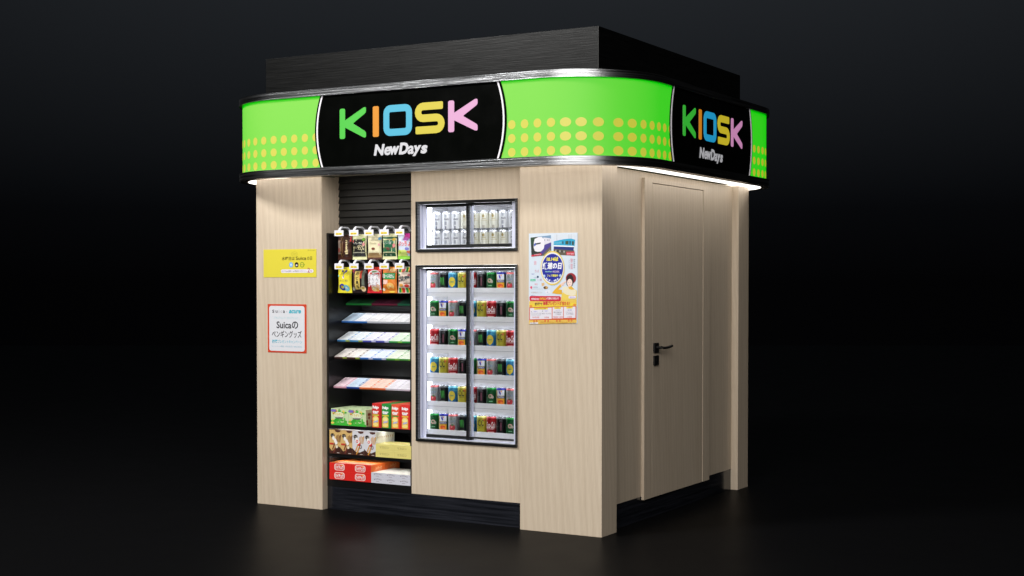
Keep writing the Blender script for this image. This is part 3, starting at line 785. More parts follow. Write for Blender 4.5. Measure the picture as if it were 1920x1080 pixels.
def art2(p, d, t):
    p(.10, .22, .96, .82, .0004, P(14, 14, 14)); p(0, .80, 1, .83, .0006, P(190, 190, 160)); p(0, .26, 1, .30, .0006, P(170, 168, 150)); p(.04, .12, .96, .25, .0004, P(58, 60, 64)); d(.84, .80, .11, .06, .0010, P(110, 180, 40)); d(.88, .60, .08, .07, .0010, P(215, 140, 140))
    t("チョコレート効果", .14, .60, .78, .69, .001, P(230, 230, 225)); t("95%", .48, .38, .92, .56, .001, P(225, 215, 170)); t("CACAO", .08, .44, .42, .51, .001, P(190, 180, 140))
    d(.3, .18, .06, .03, .001, P(25, 25, 25)); d(.6, .17, .07, .03, .001, P(30, 30, 30)); d(.08, .72, .06, .05, .001, P(200, 70, 60))
def art3(p, d, t):
    p(0, .08, 1, .26, .0004, P(170, 140, 95)); p(0, 0, 1, .08, .0004, P(80, 52, 44)); d(.52, .42, .13, .05, .001, P(110, 48, 30)); p(0, .76, 1, .77, .0006, P(170, 155, 120)); p(0, .86, 1, .87, .0006, P(175, 160, 125)); d(.90, .82, .10, .06, .001, P(90, 160, 210)); d(.90, .58, .06, .05, .001, P(225, 160, 170))
    t("Chocolat", .22, .60, .74, .68, .001, P(180, 165, 130))
def art4(p, d, t):
    p(.05, .28, .96, .76, .0004, P(20, 96, 62)); p(0, .80, 1, .88, .0004, P(20, 96, 62)); p(.06, .12, .94, .25, .0004, P(24, 80, 52)); p(0, .26, 1, .30, .0006, P(205, 205, 160)); t("チョコレート効果", .12, .58, .72, .68, .001, P(230, 235, 230)); p(.1, .44, .9, .46, .0006, P(150, 90, 70))
    d(.50, .40, .14, .05, .001, P(95, 55, 45)); d(.86, .78, .11, .06, .001, P(225, 190, 60)); d(.88, .54, .08, .08, .001, P(215, 130, 130)); d(.3, .18, .06, .03, .001, P(170, 180, 160)); d(.62, .17, .07, .03, .001, P(150, 165, 145)); d(.12, .2, .06, .03, .001, P(20, 50, 35))
def art5(p, d, t):
    p(.45, .80, 1, 1, .0004, P(205, 50, 150)); p(0, 0, 1, .12, .0006, P(140, 205, 70)); p(0, .12, .7, .36, .0004, P(205, 220, 120)); t("ぷっちょ", .06, .50, .98, .72, .0012, P(245, 240, 245), bold=.07); t("ぷっちょ", .08, .51, .96, .71, .0016, P(222, 50, 70), bold=.02)
    d(.72, .40, .14, .06, .001, P(120, 120, 200)); d(.62, .78, .2, .07, .0008, P(190, 100, 190)); d(.85, .28, .14, .05, .001, P(225, 120, 80)); d(.2, .28, .1, .06, .001, P(170, 200, 70))
def bag1(p, d, t):
    t("V", .28, .60, .72, .88, .001, P(40, 50, 160), bold=.06); t("C", .18, .10, .55, .36, .001, P(48, 48, 165), bold=.06); d(.68, .19, .20, .13, .0010, P(120, 200, 225)); d(.68, .17, .08, .07, .0014, P(240, 240, 245)); d(.06, .66, .10, .05, .0008, P(130, 205, 215)); t("のど飴", .22, .44, .82, .52, .001, P(140, 130, 90)); d(.5, .6, .07, .05, .0008, P(240, 230, 235))
def bag2(p, d, t):
    p(.22, .14, .62, .84, .0004, P(215, 190, 100)); p(.62, .56, .75, .86, .0004, P(185, 60, 35)); p(.76, .2, .92, .84, .0004, P(90, 100, 85)); p(0, .2, .20, .9, .0004, P(70, 40, 50)); p(0, .8, .2, .95, .0008, P(205, 40, 70)); d(.80, .16, .17, .11, .001, P(225, 200, 160)); d(.80, .18, .08, .05, .0014, P(190, 170, 60)); d(.1, .16, .1, .07, .0012, P(150, 150, 130))
    for i, ch in enumerate("のど黒飴"): t(ch, .33, .68-.165*i, .54, .80-.165*i, .001, P(35, 28, 18), bold=.02)
def bag3(p, d, t):
    p(.08, .12, .96, .72, .0004, P(228, 226, 230)); d(.52, .72, .42, .17, .0004, P(228, 226, 230)); d(.5, .82, .2, .03, .001, P(120, 180, 110)); d(.2, .22, .16, .16, .001, P(200, 45, 45)); d(.55, .16, .22, .10, .001, P(215, 190, 130)); d(.82, .24, .10, .10, .001, P(225, 180, 150)); d(.74, .12, .1, .07, .0014, P(215, 150, 70))
    for i, (x_, s) in enumerate(((.70, "りんご飴"[:3]), (.14, "はちみ"), (.42, "りんご"))):
        for j, ch in enumerate(s): t(ch, x_, .63-.15*j, x_+.17, .74-.15*j, .001, P(110, 110, 120))
    p(0, 0, 1, .07, .0006, P(205, 30, 45))
def bag4(p, d, t):
    p(.02, .53, .94, .77, .0006, P(25, 150, 80)); t("あまーいみかん", .04, .57, .90, .73, .0014, P(238, 240, 235), bold=.03); p(.03, .34, .45, .50, .0005, P(240, 200, 190)); d(.62, .26, .32, .18, .001, P(225, 130, 45)); d(.62, .26, .25, .14, .0014, P(240, 190, 110)); d(.62, .26, .05, .03, .0018, P(245, 225, 180)); d(.2, .88, .2, .09, .0006, P(220, 120, 40)); d(.75, .88, .22, .08, .0006, P(235, 190, 130)); d(.48, .92, .05, .07, .001, P(50, 130, 50)); d(.10, .14, .10, .06, .001, P(230, 225, 200)); d(.65, .05, .2, .04, .001, P(235, 205, 80))
def bag5(p, d, t):
    for zz0, zz1 in ((.80, .98), (.02, .20)):
        for i in range(2): p(.08+.5*i, zz0, .24+.5*i, zz1, .0006, P(25, 140, 60)); p(.24+.5*i, zz0, .30+.5*i, zz1, .0006, P(220, 190, 50)); p(.30+.5*i, zz0, .50+.5*i, zz1, .0006, P(205, 45, 40))
    t("純露", .14, .42, .92, .66, .001, P(60, 70, 75), bold=.02); d(.3, .30, .16, .06, .001, P(225, 160, 80)); d(.7, .28, .16, .06, .001, P(200, 60, 50)); d(.15, .70, .06, .04, .001, P(60, 140, 80)); d(.85, .68, .1, .05, .001, P(190, 110, 110)); p(0, .44, .12, .5, .0008, P(190, 60, 40)); p(.5, .36, .95, .40, .0008, P(120, 80, 50))
b1 = [(B(62, 34, 26), art1, "brown chocolate snack bag with gold stripe and meiji lettering"), (B(226, 226, 178), art2, "black and cream dark chocolate bag marked 95 percent"),
      (B(226, 220, 184), art3, "cream chocolate bag with one small chocolate pictured"), (B(224, 224, 176), art4, "dark green and cream chocolate bag"), (B(205, 215, 232), art5, "pastel pink and lilac chewy candy bag with lime bottom edge")]
b2 = [(B(228, 216, 55), bag1, "bright yellow candy bag with blue V and C"), (B(34, 26, 26), bag2, "black throat candy bag with gold upright label"), (B(212, 60, 48), bag3, "red candy bag with white oval apple label"),
      (B(224, 130, 52), bag4, "orange mandarin candy bag with green title band"), (B(222, 205, 190), bag5, "beige candy bag with red and green striped ends")]
for row, (bb, z) in enumerate(((b1, 1.653), (b2, 1.434))):
    for c, (base, art, lab) in enumerate(bb):
        bag(-2.012+.1205*c, z, .117, .166 if row == 0 else .170, .125, base, art, "snack_bag", lab+", on the %s peg row" % ["upper", "lower"][row])
# the upright maker's word on the first bag
# (letters turned a quarter turn, set on the bag front)
ob1 = [o_ for o_ in COL.objects if o_.name.startswith("snack_bag") and "meiji" in o_.get('label', '')][0]
vs, fs = text_geo("meiji", 0, .03)
me = ob1.data; verts = [v.co.copy() for v in me.vertices]; polys = [tuple(p.vertices) for p in me.polygons]; mats_i = [p.material_index for p in me.polygons]; sm = [p.use_smooth for p in me.polygons]
me.materials.append(P(232, 214, 165)); gi = len(me.materials)-1; kk = len(verts)
verts += [Vector((-.0585+.117*(.60+.24*(1-b)) , -.0275, .166*(.22+.56*(1-a)) )) for a, b in [(1-a_, 1-b_) for a_, b_ in vs]]
verts[kk:] = [Vector((-.0585+.117*(.62+.22*b), -.0282, .166*(.78-.56*a))) for a, b in vs]
nm = bpy.data.meshes.new("snack_bag"); nm.from_pydata(verts, [], polys+[tuple(kk+i for i in f) for f in fs])
for m_ in me.materials: nm.materials.append(m_)
nm.polygons.foreach_set('material_index', mats_i+[gi]*len(fs)); nm.polygons.foreach_set('use_smooth', sm+[False]*len(fs)); ob1.data = nm

# ------------------------------------------------------------------ boxed snacks on the three lower shelves
def copies(proto, spots, labels, cat, group):
    for i, (p_, l) in enumerate(zip(spots, labels)):
        ob = proto if i == 0 else proto.copy()
        if i: COL.objects.link(ob)
        ob.location = p_; tag(ob, l, cat, group)
deep = ["front", "second", "third", "fourth", "fifth", "sixth", "seventh", "eighth", "back"]
# nut biscuit boxes
def box_nuts():
    k = M(); w_, d_, h_ = .1405, .058, .110; gr = P(196, 214, 168)
    k.box(0, w_, 0, d_, 0, h_, {'*': gr, '-z': P(60, 160, 60)}); f = front(0, 0, 0); fs_ = sidef(0, 0, w_); rnd = random.Random(3)
    ft = lambda x, y, h: (x, y, h_+h)
    k.poly(f, [(0, 0), (w_, 0), (w_, .012), (.10, .022), (.07, .012), (.03, .026), (0, .034)], .0006, P(60, 175, 55))
    for i in range(34):
        x, y = rnd.uniform(.012, w_-.012), rnd.choice((rnd.uniform(.012, .042), rnd.uniform(.075, .1)))
        k.ell(f, x, y, rnd.uniform(.006, .014), rnd.uniform(.006, .011), .001+.00005*i, P(*rnd.choice(((190, 120, 45), (50, 160, 45), (225, 200, 90), (110, 60, 30), (70, 170, 55), (80, 185, 70)))), 12)
    k.ell(f, .022, .096, .022, .009, .0032, P(120, 105, 190), 16); k.ell(f, .068, .070, .042, .018, .003, P(226, 232, 205), 20)
    k.text(f, "マカダミア", .028, .062, .110, .082, .0036, P(205, 180, 60), bold=.03); k.ell(f, .068, .050, .032, .006, .0034, P(40, 40, 36), 16); k.rect(f, .044, .0485, .092, .0515, .0040, P(200, 200, 190))
    for i in range(7): k.ell(fs_, rnd.uniform(.010, .048), rnd.uniform(.012, .098), .009, .010, .001+.0001*i, P(*rnd.choice(((120, 60, 40), (60, 140, 60), (150, 60, 45), (215, 190, 130)))), 10)
    for i in range(5): k.ell(ft, rnd.uniform(.012, .128), rnd.uniform(.010, .048), .010, .006, .0008+.0001*i, P(*rnd.choice(((110, 160, 70), (225, 225, 190), (170, 150, 80)))), 10)
    return k.build("nut_snack_box", None, (0, 0, 0))
sp, lb = [], []
for c in range(2):
    for q in range(4):
        sp.append((-2.024+.1425*c, .056+.060*q, .5605)); lb.append("green nut snack box, %s column, %s from the front" % (["left", "right"][c], deep[q]))
copies(box_nuts(), sp, lb, "snack box", "green nut snack boxes")
# chip boxes
def box_chip(col, dark, sub):
    k = M(); w_, d_, h_ = .0745, .060, .157; mm = P(*col)
    k.box(0, w_, 0, d_, 0, h_, {'*': mm}); f = front(0, 0, 0)
    k.rect(f, .002, .004, .056, .142, .0005, P(*col)); k.text(f, "hip", .004, .118, .053, .142, .001, P(238, 238, 238), bold=.06); k.text(f, "tar", .004, .090, .053, .113, .001, P(238, 238, 238), bold=.06)
    k.rect(f, .004, .077, .054, .085, .001, P(*sub)); k.ell(f, .028, .056, .0235, .020, .0008, P(232, 205, 110), 20); k.rect(f, .0045, .004, .0515, .050, .0009, P(226, 180, 70)); k.ell(f, .028, .055, .017, .012, .0013, P(240, 225, 150), 16); k.ell(f, .028, .020, .020, .012, .0013, P(238, 215, 130), 16)
    k.poly(f, [(.010, .030), (.046, .038), (.048, .048), (.014, .042)], .0018, P(170, 170, 205)); k.text(f, "うすしお", .014, .034, .044, .042, .0022, P(225, 225, 235))
    k.rect(f, .060, .0, w_, h_-.010, .0005, P(*dark))
    return k.build("chips_box", None, (0, 0, 0))
cc = [((204, 44, 40), (180, 25, 28), (190, 200, 70), "red"), ((32, 140, 60), (22, 115, 45), (215, 200, 60), "green"), ((226, 84, 52), (205, 35, 30), (70, 140, 60), "orange red"), ((215, 52, 46), (190, 28, 28), (225, 190, 60), "bright red")]
for c in range(4):
    sp = [(-1.691+.0765*c, .056+.0615*q, .5605) for q in range(4)]
    lb = ["tall %s chips box, %s from the left, %s from the front" % (cc[c][3], ordn[c], deep[q]) for q in range(4)]
    copies(box_chip(*cc[c][:3]), sp, lb, "chips box", "tall potato chips boxes")
# chocolate stick boxes
def box_stick(col, acc, ring):
    k = M(); w_, d_, h_ = .0928, .0233, .158; side = P(222, 220, 212) if ring else P(196, 160, 90)
    k.box(0, w_, 0, d_, 0, h_, {'*': side, '-y': P(*col), '+z': P(*col)}); f = front(0, 0, 0)
    k.poly(f, [(0, .0), (w_, 0), (w_, .042), (.07, .052), (.05, .030), (.02, .020), (0, .040)] if not ring else [(0, 0), (w_, 0), (w_, .034), (.06, .020), (.03, .022), (0, .046)], .0006, P(62, 32, 24))
    k.ell(f, .026, .122, .017, .013, .0008, P(28, 20, 18), 16); k.rect(f, .019, .100, .029, .116, .0008, P(28, 20, 18)); k.text(f, "トッポ", .014, .117, .038, .128, .0014, P(235, 225, 210))
    k.poly(f, [(.044, .158), (.092, .158), (.088, .147), (.068, .142), (.050, .147)], .0008, P(80, 45, 36))
    for i in range(4): x = .052+.010*i; k.poly(f, [(x, .078), (x+.005, .078), (x+.012+.001*i, .122+.006*(i % 2)), (x+.007, .122+.006*(i % 2))], .0010+.0001*i, P(200, 150, 85) if ring else P(120, 70, 40))
    for i, (x, y) in enumerate(((.034, .104), (.056, .074), (.048, .088))): k.ell(f, x, y, .011, .013, .0016+.0001*i, P(235, 232, 228) if i != 1 or not ring else P(205, 45, 45), 14)
    for i, (x, y) in enumerate(((.052, .040), (.036, .050), (.044, .030))): k.poly(f, [(x-.014, y-.022), (x-.006, y-.025), (x+.014, y+.022), (x+.006, y+.024)], .0012+.0002*i, P(205, 145, 60) if ring else P(110, 50, 40))
    if ring: k.ring(f, .066, .058, .011, .013, .004, .0022, P(30, 25, 25)); k.ell(f, .040, .092, .009, .010, .0024, P(205, 40, 40)); k.ell(f, .040, .092, .004, .005, .0028, P(240, 235, 235))
    else: k.rect(f, .004, .060, .036, .072, .0024, P(190, 55, 40)); k.ell(f, .062, .048, .010, .010, .0028, P(225, 215, 190))
    ft = lambda x, y, h: (x, y, h_+h); k.rect(ft, .02, .004, .08, .018, .0005, P(150, 110, 80) if not ring else P(110, 70, 60))
    k.rect(f, .062, .006, .084, .010, .0020, P(190, 180, 175))
    return k.build("chocolate_stick_box", None, (0, 0, 0))
A_ = box_stick((206, 172, 108), None, False); B_ = box_stick((208, 208, 214), None, True)
for pr, cols, cn in ((A_, (0, 1), "golden"), (B_, (2, 3), "white")):
    sp, lb = [], []
    for c in cols:
        for q in range(9): sp.append((-2.031+.0936*c, .046+.0238*q, .3715)); lb.append("%s chocolate stick box, %s column, %s from the front" % (cn, ordn[c], deep[q]))
    copies(pr, sp, lb, "snack box", "chocolate stick boxes in rows")
# yellow boxes
def box_yel():
    k = M(); w_, d_, h_ = .1375, .082, .0420; k.box(0, w_, 0, d_, 0, h_, P(218, 206, 124)); f = front(0, 0, 0)
    k.text(f, "マカロン", .030, .014, .105, .029, .0007, P(150, 138, 80)); ft = lambda x, y, h: (x, y, h_+h); k.text(ft, "マカロン", .030, .02, .105, .055, .0006, P(200, 190, 110)); return k.build("yellow_sweets_box", None, (0, 0, 0))
sp, lb = [], []
for c in range(2):
    for lv in range(2):
        for q in range(2): sp.append((-1.657+.1385*c, .046+.083*q, .3715+.0425*lv)); lb.append("flat yellow sweets box, %s column, %s layer, %s row" % (["left", "right"][c], ["lower", "upper"][lv], ["front", "rear"][q]))
copies(box_yel(), sp, lb, "sweets box", "flat yellow sweets boxes")
# red chewy candy boxes
def box_red():
    k = M(); w_, d_, h_ = .1675, .165, .0560; k.box(0, w_, 0, d_, 0, h_, {'*': P(212, 34, 28), '+x': P(228, 104, 36), '+z': P(228, 120, 42)})  # orange top colour stands in for strong shelf light on the red
    f = front(0, 0, 0); k.poly(f, rrect(.040, .006, .124, .050, .016, 5), .0006, P(236, 214, 210)); k.text(f, "ハイチュウ", .046, .014, .118, .042, .0018, P(205, 30, 40), bold=.03); k.poly(f, rrect(.046, .010, .118, .046, .014, 5), .0012, P(226, 90, 80))
    k.text(f, "ハイチュウ", .048, .015, .116, .040, .0026, P(240, 235, 235), bold=.05); k.ell(f, .104, .043, .007, .004, .003, P(235, 170, 50), 10)
    ft = lambda x, y, h: (x, y, h_+h); k.text(ft, "ハイチュウ", .03, .04, .14, .10, .0008, P(236, 200, 130), bold=.03); fx = sidef(0, 0, w_); k.text(fx, "ハイチュウ", .05, .016, .12, .042, .0006, P(236, 196, 150), bold=.03)
    return k.build("chewy_candy_box", None, (0, 0, 0))
sp, lb = [], []
for c in range(2):
    for lv in range(2):
        for q in range(2): sp.append((-2.031+.1683*c, .046+.167*q, .2005+.0565*lv)); lb.append("red and orange chewy candy box, %s column, %s layer, %s row" % (["left", "right"][c], ["lower", "upper"][lv], ["front", "rear"][q]))
copies(box_red(), sp, lb, "candy box", "red chewy candy boxes")
# silver white caramel boxes
def box_sil():
    k = M(); w_, d_, h_ = .1015, .085, .0335; k.box(0, w_, 0, d_, 0, h_, {'*': P(200, 201, 212), '+z': P(226, 222, 208)}); f = front(0, 0, 0)
    for i, ch in enumerate("キャラメル"):
        x = .022+.0125*i; y = .017+.005*math.sin(math.pi*(i+.5)/5); k.text(f, ch, x, y, x+.0105, y+.009, .0006, P(105, 90, 100), bold=.02)
    k.rect(f, .038, .010, .062, .013, .0006, P(150, 140, 150)); return k.build("caramel_box", None, (0, 0, 0))
sp, lb = [], []
for c in range(3):
    for lv in range(2):
        for q in range(3): sp.append((-1.693+.1023*c, .046+.086*q, .2005+.0340*lv)); lb.append("small silver white caramel box, %s column, %s layer, %s row" % (["left", "middle", "right"][c], ["lower", "upper"][lv], ["front", "middle", "rear"][q]))
copies(box_sil(), sp, lb, "candy box", "silver white caramel boxes")

# ================================================================== posters
def sheet(k, w_, h_, m, t=.0012):
    k.box(0, w_, -t, 0, 0, h_, m)
# yellow campaign sheet
PW, PH = .447, .187; ox, oz = -2.5445, 1.5375
k = M(); sheet(k, PW, PH, P(215, 202, 62)); f0 = front(0, 0, -.0012)
def cy(x, y): return ((x-145)/1590*PW, (1-(y-130)/825)*PH)
def crect(x0, y0, x1, y1, h, m):
    a = cy(x0, y1); b = cy(x1, y0); k.rect(f0, a[0], a[1], b[0], b[1], h, m)
def ctext(s, x0, y0, x1, y1, h, m, **kw):
    a = cy(x0, y1); b = cy(x1, y0); k.text(f0, s, a[0], a[1], b[0], b[1], h, m, **kw)
BR = P(84, 78, 22)
ctext("水曜日は", 705, 350, 1095, 455, .0006, BR, bold=.02); ctext("Suica", 1125, 345, 1440, 450, .0006, BR, bold=.02); ctext("の日", 1465, 350, 1610, 455, .0006, BR, bold=.02)
a = cy(1085, 270); k.ring(f0, a[0], a[1], .027, .0145, .0012, .0006, P(150, 140, 50)); ctext("これから", 1025, 248, 1150, 292, .0006, P(150, 140, 50))
a = cy(985, 588); k.ell(f0, a[0], a[1], .0165, .0175, .0006, P(110, 165, 220)); k.ell(f0, a[0], a[1], .0085, .0095, .001, P(190, 222, 245))
a = cy(1152, 588); k.ell(f0, a[0], a[1], .0158, .0172, .0006, P(24, 20, 16)); k.ell(f0, a[0], a[1]-.003, .008, .006, .001, P(220, 216, 220))
a = cy(1315, 588); k.ring(f0, a[0], a[1], .0165, .0178, .0042, .0006, P(96, 140, 30)); k.poly(f0, [(a[0]+.0155, a[1]+.006), (a[0]+.023, a[1]), (a[0]+.0155, a[1]-.006)], .0008, P(96, 140, 30)); ctext("JRE", 1285, 570, 1345, 606, .0008, P(70, 140, 110))
a = cy(680, 825); b = cy(1650, 722); k.poly(f0, rrect(a[0], a[1], b[0], b[1], .0108, 6), .0006, P(222, 218, 226))
ctext("モバイルSuica定期券・", 700, 752, 1010, 795, .001, P(110, 100, 140)); ctext("Suicaで鉄道に乗ると", 1040, 752, 1240, 795, .001, P(90, 100, 110)); ctext("ポイント", 1260, 752, 1455, 795, .001, P(160, 110, 160))
ctext("2", 1475, 680, 1548, 812, .0014, P(170, 50, 90)); ctext("倍", 1555, 750, 1610, 795, .0010, P(170, 80, 120)); ctext("JR-Cross", 1480, 150, 1700, 192, .0006, P(150, 145, 60))
ob = k.build("poster", None, (0, 0, 0)); ob.location = (ox, -.0013, oz)
tag(ob, "wide yellow campaign poster on the left post", "poster")
# red framed sheet
PW, PH = .328, .325; ox, oz = -2.510, 1.0325
k = M(); sheet(k, PW, PH, P(206, 66, 34)); f0 = front(0, 0, -.0012)
def cy(x, y): return ((x-75)/728*PW, (1-(y-82)/918)*PH)
for i in range(26):
    x = PW*(i+.5)/26; k.rect(f0, x-.0018, .002, x+.0018, .0105, .0005, P(188, 52, 26)); k.rect(f0, x-.0018, PH-.0105, x+.0018, PH-.002, .0005, P(188, 52, 26))
a = cy(105, 970); b = cy(772, 115); k.poly(f0, rrect(a[0], a[1], b[0], b[1], .018, 7), .0010, P(214, 216, 222))
for ch, x0, x1, c_ in (("S", 165, 203, (60, 58, 66)), ("u", 226, 266, (120, 118, 126)), ("i", 285, 300, (175, 175, 182)), ("c", 320, 352, (185, 185, 192)), ("a", 368, 405, (70, 68, 76))):
    ctext(ch, x0, 188 if ch in "Si" else 200, x1, 248, .0014, P(*c_), bold=.03)
ctext("×", 430, 212, 452, 236, .0014, P(150, 150, 160)); ctext("acure", 480, 188, 706, 254, .0014, P(60, 170, 190), shear=.25, bold=.04)
ctext("＼アキュアメンバーズならチャンス！／", 168, 315, 702, 366, .0014, P(150, 200, 208))
ctext("Suicaの", 245, 404, 652, 545, .0014, P(36, 34, 40), bold=.02); ctext("ペンギングッズ", 155, 580, 716, 715, .0014, P(36, 34, 40), bold=.012)
ctext("抽選", 160, 755, 262, 824, .0014, P(50, 170, 196), bold=.035); ctext("プレゼントキャンペーン", 268, 757, 722, 824, .0014, P(70, 175, 198), bold=.006)
ctext("キャンペーン期間：7月1日(月)～8月31日(日)", 150, 866, 722, 902, .0014, P(120, 175, 195))
ob = k.build("poster", None, (0, 0, 0)); ob.location = (ox, -.0013, oz)
tag(ob, "square red framed poster with black writing on the left post", "poster")
# railway poster
PW, PH = .3305, .538; ox, oz = -.4905, 1.2595
k = M(); sheet(k, PW, PH, P(205, 217, 230)); f0 = front(0, 0, -.0012)
def uv(px, py):
    u = (px-992.3)/91.3; yt = 437.4-.9*u; yb = 603.0+5.4*u
    return (u*PW, (1-(py-yt)/(yb-yt))*PH)
def q3(x, y): return uv(985+x/12, 430+y/12)
def q4(x, y): return uv(985+x/10.283, 510+y/10.283)
def pp(q, pts, h, c): k.poly(f0, [q(*p_) for p_ in pts], h, P(*c))
def pt(q, s, x0, y0, x1, y1, h, c, **kw):
    a = q(x0, y1); b = q(x1, y0); k.text(f0, s, a[0], a[1], b[0], b[1], h, P(*c), **kw)
def pe(q, x, y, rx, ry, h, c, n=26):
    a = q(x, y); b = q(x+rx, y); d = q(x, y-ry); k.ell(f0, a[0], a[1], b[0]-a[0], d[1]-a[1], h, P(*c), n)
# left photo: white high speed train nose
pp(q3, [(128, 180), (590, 130), (600, 575), (148, 605)], .0005, (40, 48, 46)); pp(q3, [(300, 158), (590, 132), (592, 200), (300, 215)], .0007, (120, 150, 180)); pp(q3, [(128, 182), (220, 172), (220, 330), (136, 350)], .0007, (44, 70, 50))
pp(q3, [(420, 180), (592, 205), (596, 300), (430, 420), (420, 300)], .0009, (214, 212, 222)); pp(q3, [(430, 350), (594, 290), (592, 370), (390, 560), (350, 520)], .0011, (74, 62, 140)); pp(q3, [(592, 370), (600, 575), (390, 590), (390, 562)], .0008, (96, 92, 80))
pp(q3, [(225, 210), (300, 172), (380, 165), (440, 230), (446, 340), (430, 430), (370, 490), (290, 500), (225, 480), (200, 400), (205, 290)], .0013, (226, 225, 232))
pp(q3, [(205, 330), (245, 295), (252, 345), (215, 380)], .0016, (70, 90, 180)); pp(q3, [(245, 310), (365, 288), (355, 318), (255, 340)], .0018, (30, 30, 40)); 
for xx in (450, 512, 548): pp(q3, [(xx-8, 225), (xx+8, 225), (xx+8, 250), (xx-8, 252)], .0013, (100, 104, 130))
pp(q3, [(148, 570), (375, 530), (385, 575), (148, 606)], .0020, (196, 46, 70)); pt(q3, "東北新幹線", 215, 546, 368, 574, .0024, (235, 205, 215))
for i in range(5): pp(q3, [(440+26*i, 566-26*i), (455+26*i, 560-26*i), (478+30*i, 575-22*i), (470+26*i, 580-22*i)], .0010, (176, 168, 140))
# right photo: blue local train
pp(q3, [(648, 120), (1135, 110), (1128, 600), (650, 560)], .0005, (206, 214, 224)); pp(q3, [(650, 440), (1110, 480), (1128, 602), (655, 570)], .0007, (92, 84, 70))
pp(q3, [(655, 270), (870, 225), (1040, 210), (1130, 240), (1118, 385), (650, 355)], .0010, (44, 160, 200)); pp(q3, [(655, 352), (1110, 380), (1108, 405), (655, 384)], .0014, (226, 230, 236)); pp(q3, [(655, 384), (1105, 404), (1095, 480), (655, 440)], .0010, (30, 46, 120))
for i in range(6): pp(q3, [(665+34*i, 298-3*i), (690+34*i, 295-3*i), (690+34*i, 325-2*i), (665+34*i, 328-2*i)], .0014, (110, 180, 200))
pp(q3, [(915, 265), (985, 262), (985, 345), (915, 340)], .0014, (60, 80, 60)); pp(q3, [(1005, 262), (1032, 262), (1032, 350), (1005, 348)], .0014, (20, 40, 80)); pp(q3, [(1060, 270), (1105, 275), (1100, 360), (1060, 355)], .0014, (56, 70, 56)); pp(q3, [(845, 270), (872, 268), (872, 335), (845, 330)], .0014, (40, 90, 120))
for xx in (720, 990, 1038): pp(q3, [(xx, 115), (xx+5, 115), (xx+5, 260), (xx, 260)], .0008, (150, 150, 156))
for i in range(5): pp(q3, [(690+46*i, 460+6*i), (715+46*i, 462+6*i), (712+46*i, 505+6*i), (688+46*i, 500+6*i)], .0012, (40, 40, 42) if i % 2 else (170, 170, 165))
pp(q3, [(935, 510), (1118, 505), (1115, 600), (935, 580)], .0018, (196, 50, 70)); pt(q3, "銚子電鉄", 955, 535, 1105, 572, .0022, (240, 210, 215))
# round badge
pe(q3, 628, 870, 268, 385, .0026, (228, 200, 90)); pe(q3, 628, 870, 252, 355, .0030, (226, 226, 232)); pe(q3, 630, 870, 238, 322, .0034, (26, 36, 150), 30)
pt(q3, "10.14は", 500, 622, 762, 712, .0040, (236, 224, 60), bold=.05, shear=.1); pt(q3, "鉄道の日", 405, 742, 842, 895, .0040, (236, 238, 244), bold=.045, shear=.12)
pt(q3, "NewDays", 470, 930, 625, 970, .0040, (160, 210, 190), bold=.02); pt(q3, "KIOSK", 640, 930, 790, 970, .0040, (215, 190, 200), bold=.02); pt(q4, "フェア開催中", 435, 45, 650, 88, .0040, (232, 222, 70), bold=.03)
for i, (ch, x, y) in enumerate((("1", 415, 105), ("0", 438, 122), (".", 462, 146), ("1", 478, 140), ("→", 520, 158), ("1", 565, 150), ("1", 590, 140), (".", 614, 138), ("1", 632, 118))): pt(q4, ch, x, y, x+20 if ch not in "." else x+8, y+34 if ch != '.' else y+42, .0040, (220, 225, 245), bold=.03)
pe(q4, 382, 72, 22, 28, .0038, (180, 205, 230), 10); pe(q4, 690, 70, 20, 26, .0038, (180, 205, 230), 10)
# side notes
pt(q3, "鉄", 205, 700, 268, 790, .0006, (225, 150, 165)); pt(q3, "グッズ", 225, 895, 318, 962, .0006, (196, 50, 90)); pp(q3, [(130, 985), (225, 988), (180, 1002)], .0006, (90, 90, 170)); pp(q3, [(275, 1040), (310, 1050), (305, 1078), (270, 1078)], .0006, (60, 90, 140))
pt(q3, "駅弁", 1030, 660, 1078, 760, .0006, (210, 60, 90)); pt(q3, "限定", 1030, 775, 1078, 905, .0006, (210, 80, 110))
for j in range(5):
    pt(q3, "あの鉄道旅"[j], 1095, 670+44*j, 1128, 706+44*j, .0006, (100, 96, 120)); pt(q3, "グッズ発売"[j], 985, 690+42*j, 1012, 722+42*j, .0006, (130, 130, 165))
pp(q4, [(105, 122), (208, 122), (208, 165), (105, 165)], .0006, (90, 190, 160)); pt(q4, "えきねっと", 112, 130, 202, 158, .0010, (225, 240, 235)); pt(q4, "駅", 298, 125, 326, 165, .0006, (190, 100, 150)); pt(q4, "ラスク", 230, 128, 290, 165, .0006, (215, 195, 215)); pt(q4, "ANGELS", 168, 88, 240, 104, .0006, (130, 150, 190)); pp(q4, [(238, 62), (270, 70), (268, 102), (238, 100)], .0006, (60, 100, 150))
pe(q4, 124, 282, 22, 24, .0006, (215, 80, 110), 12); pp(q4, [(112, 296), (136, 296), (124, 324)], .0008, (215, 80, 110)); pt(q4, "・・・・・・・・・", 150, 312, 335, 322, .0006, (80, 90, 100)); pt(q4, "抽選対象商品", 165, 272, 255, 292, .0006, (130, 160, 175)); pt(q4, "対象商品はこちら", 122, 372, 336, 395, .0006, (190, 170, 160)); pt(q4, "※画像はイメージ", 120, 430, 212, 444, .0006, (130, 150, 190)); pt(q4, "新商品", 190, 205, 245, 240, .0006, (225, 130, 145))
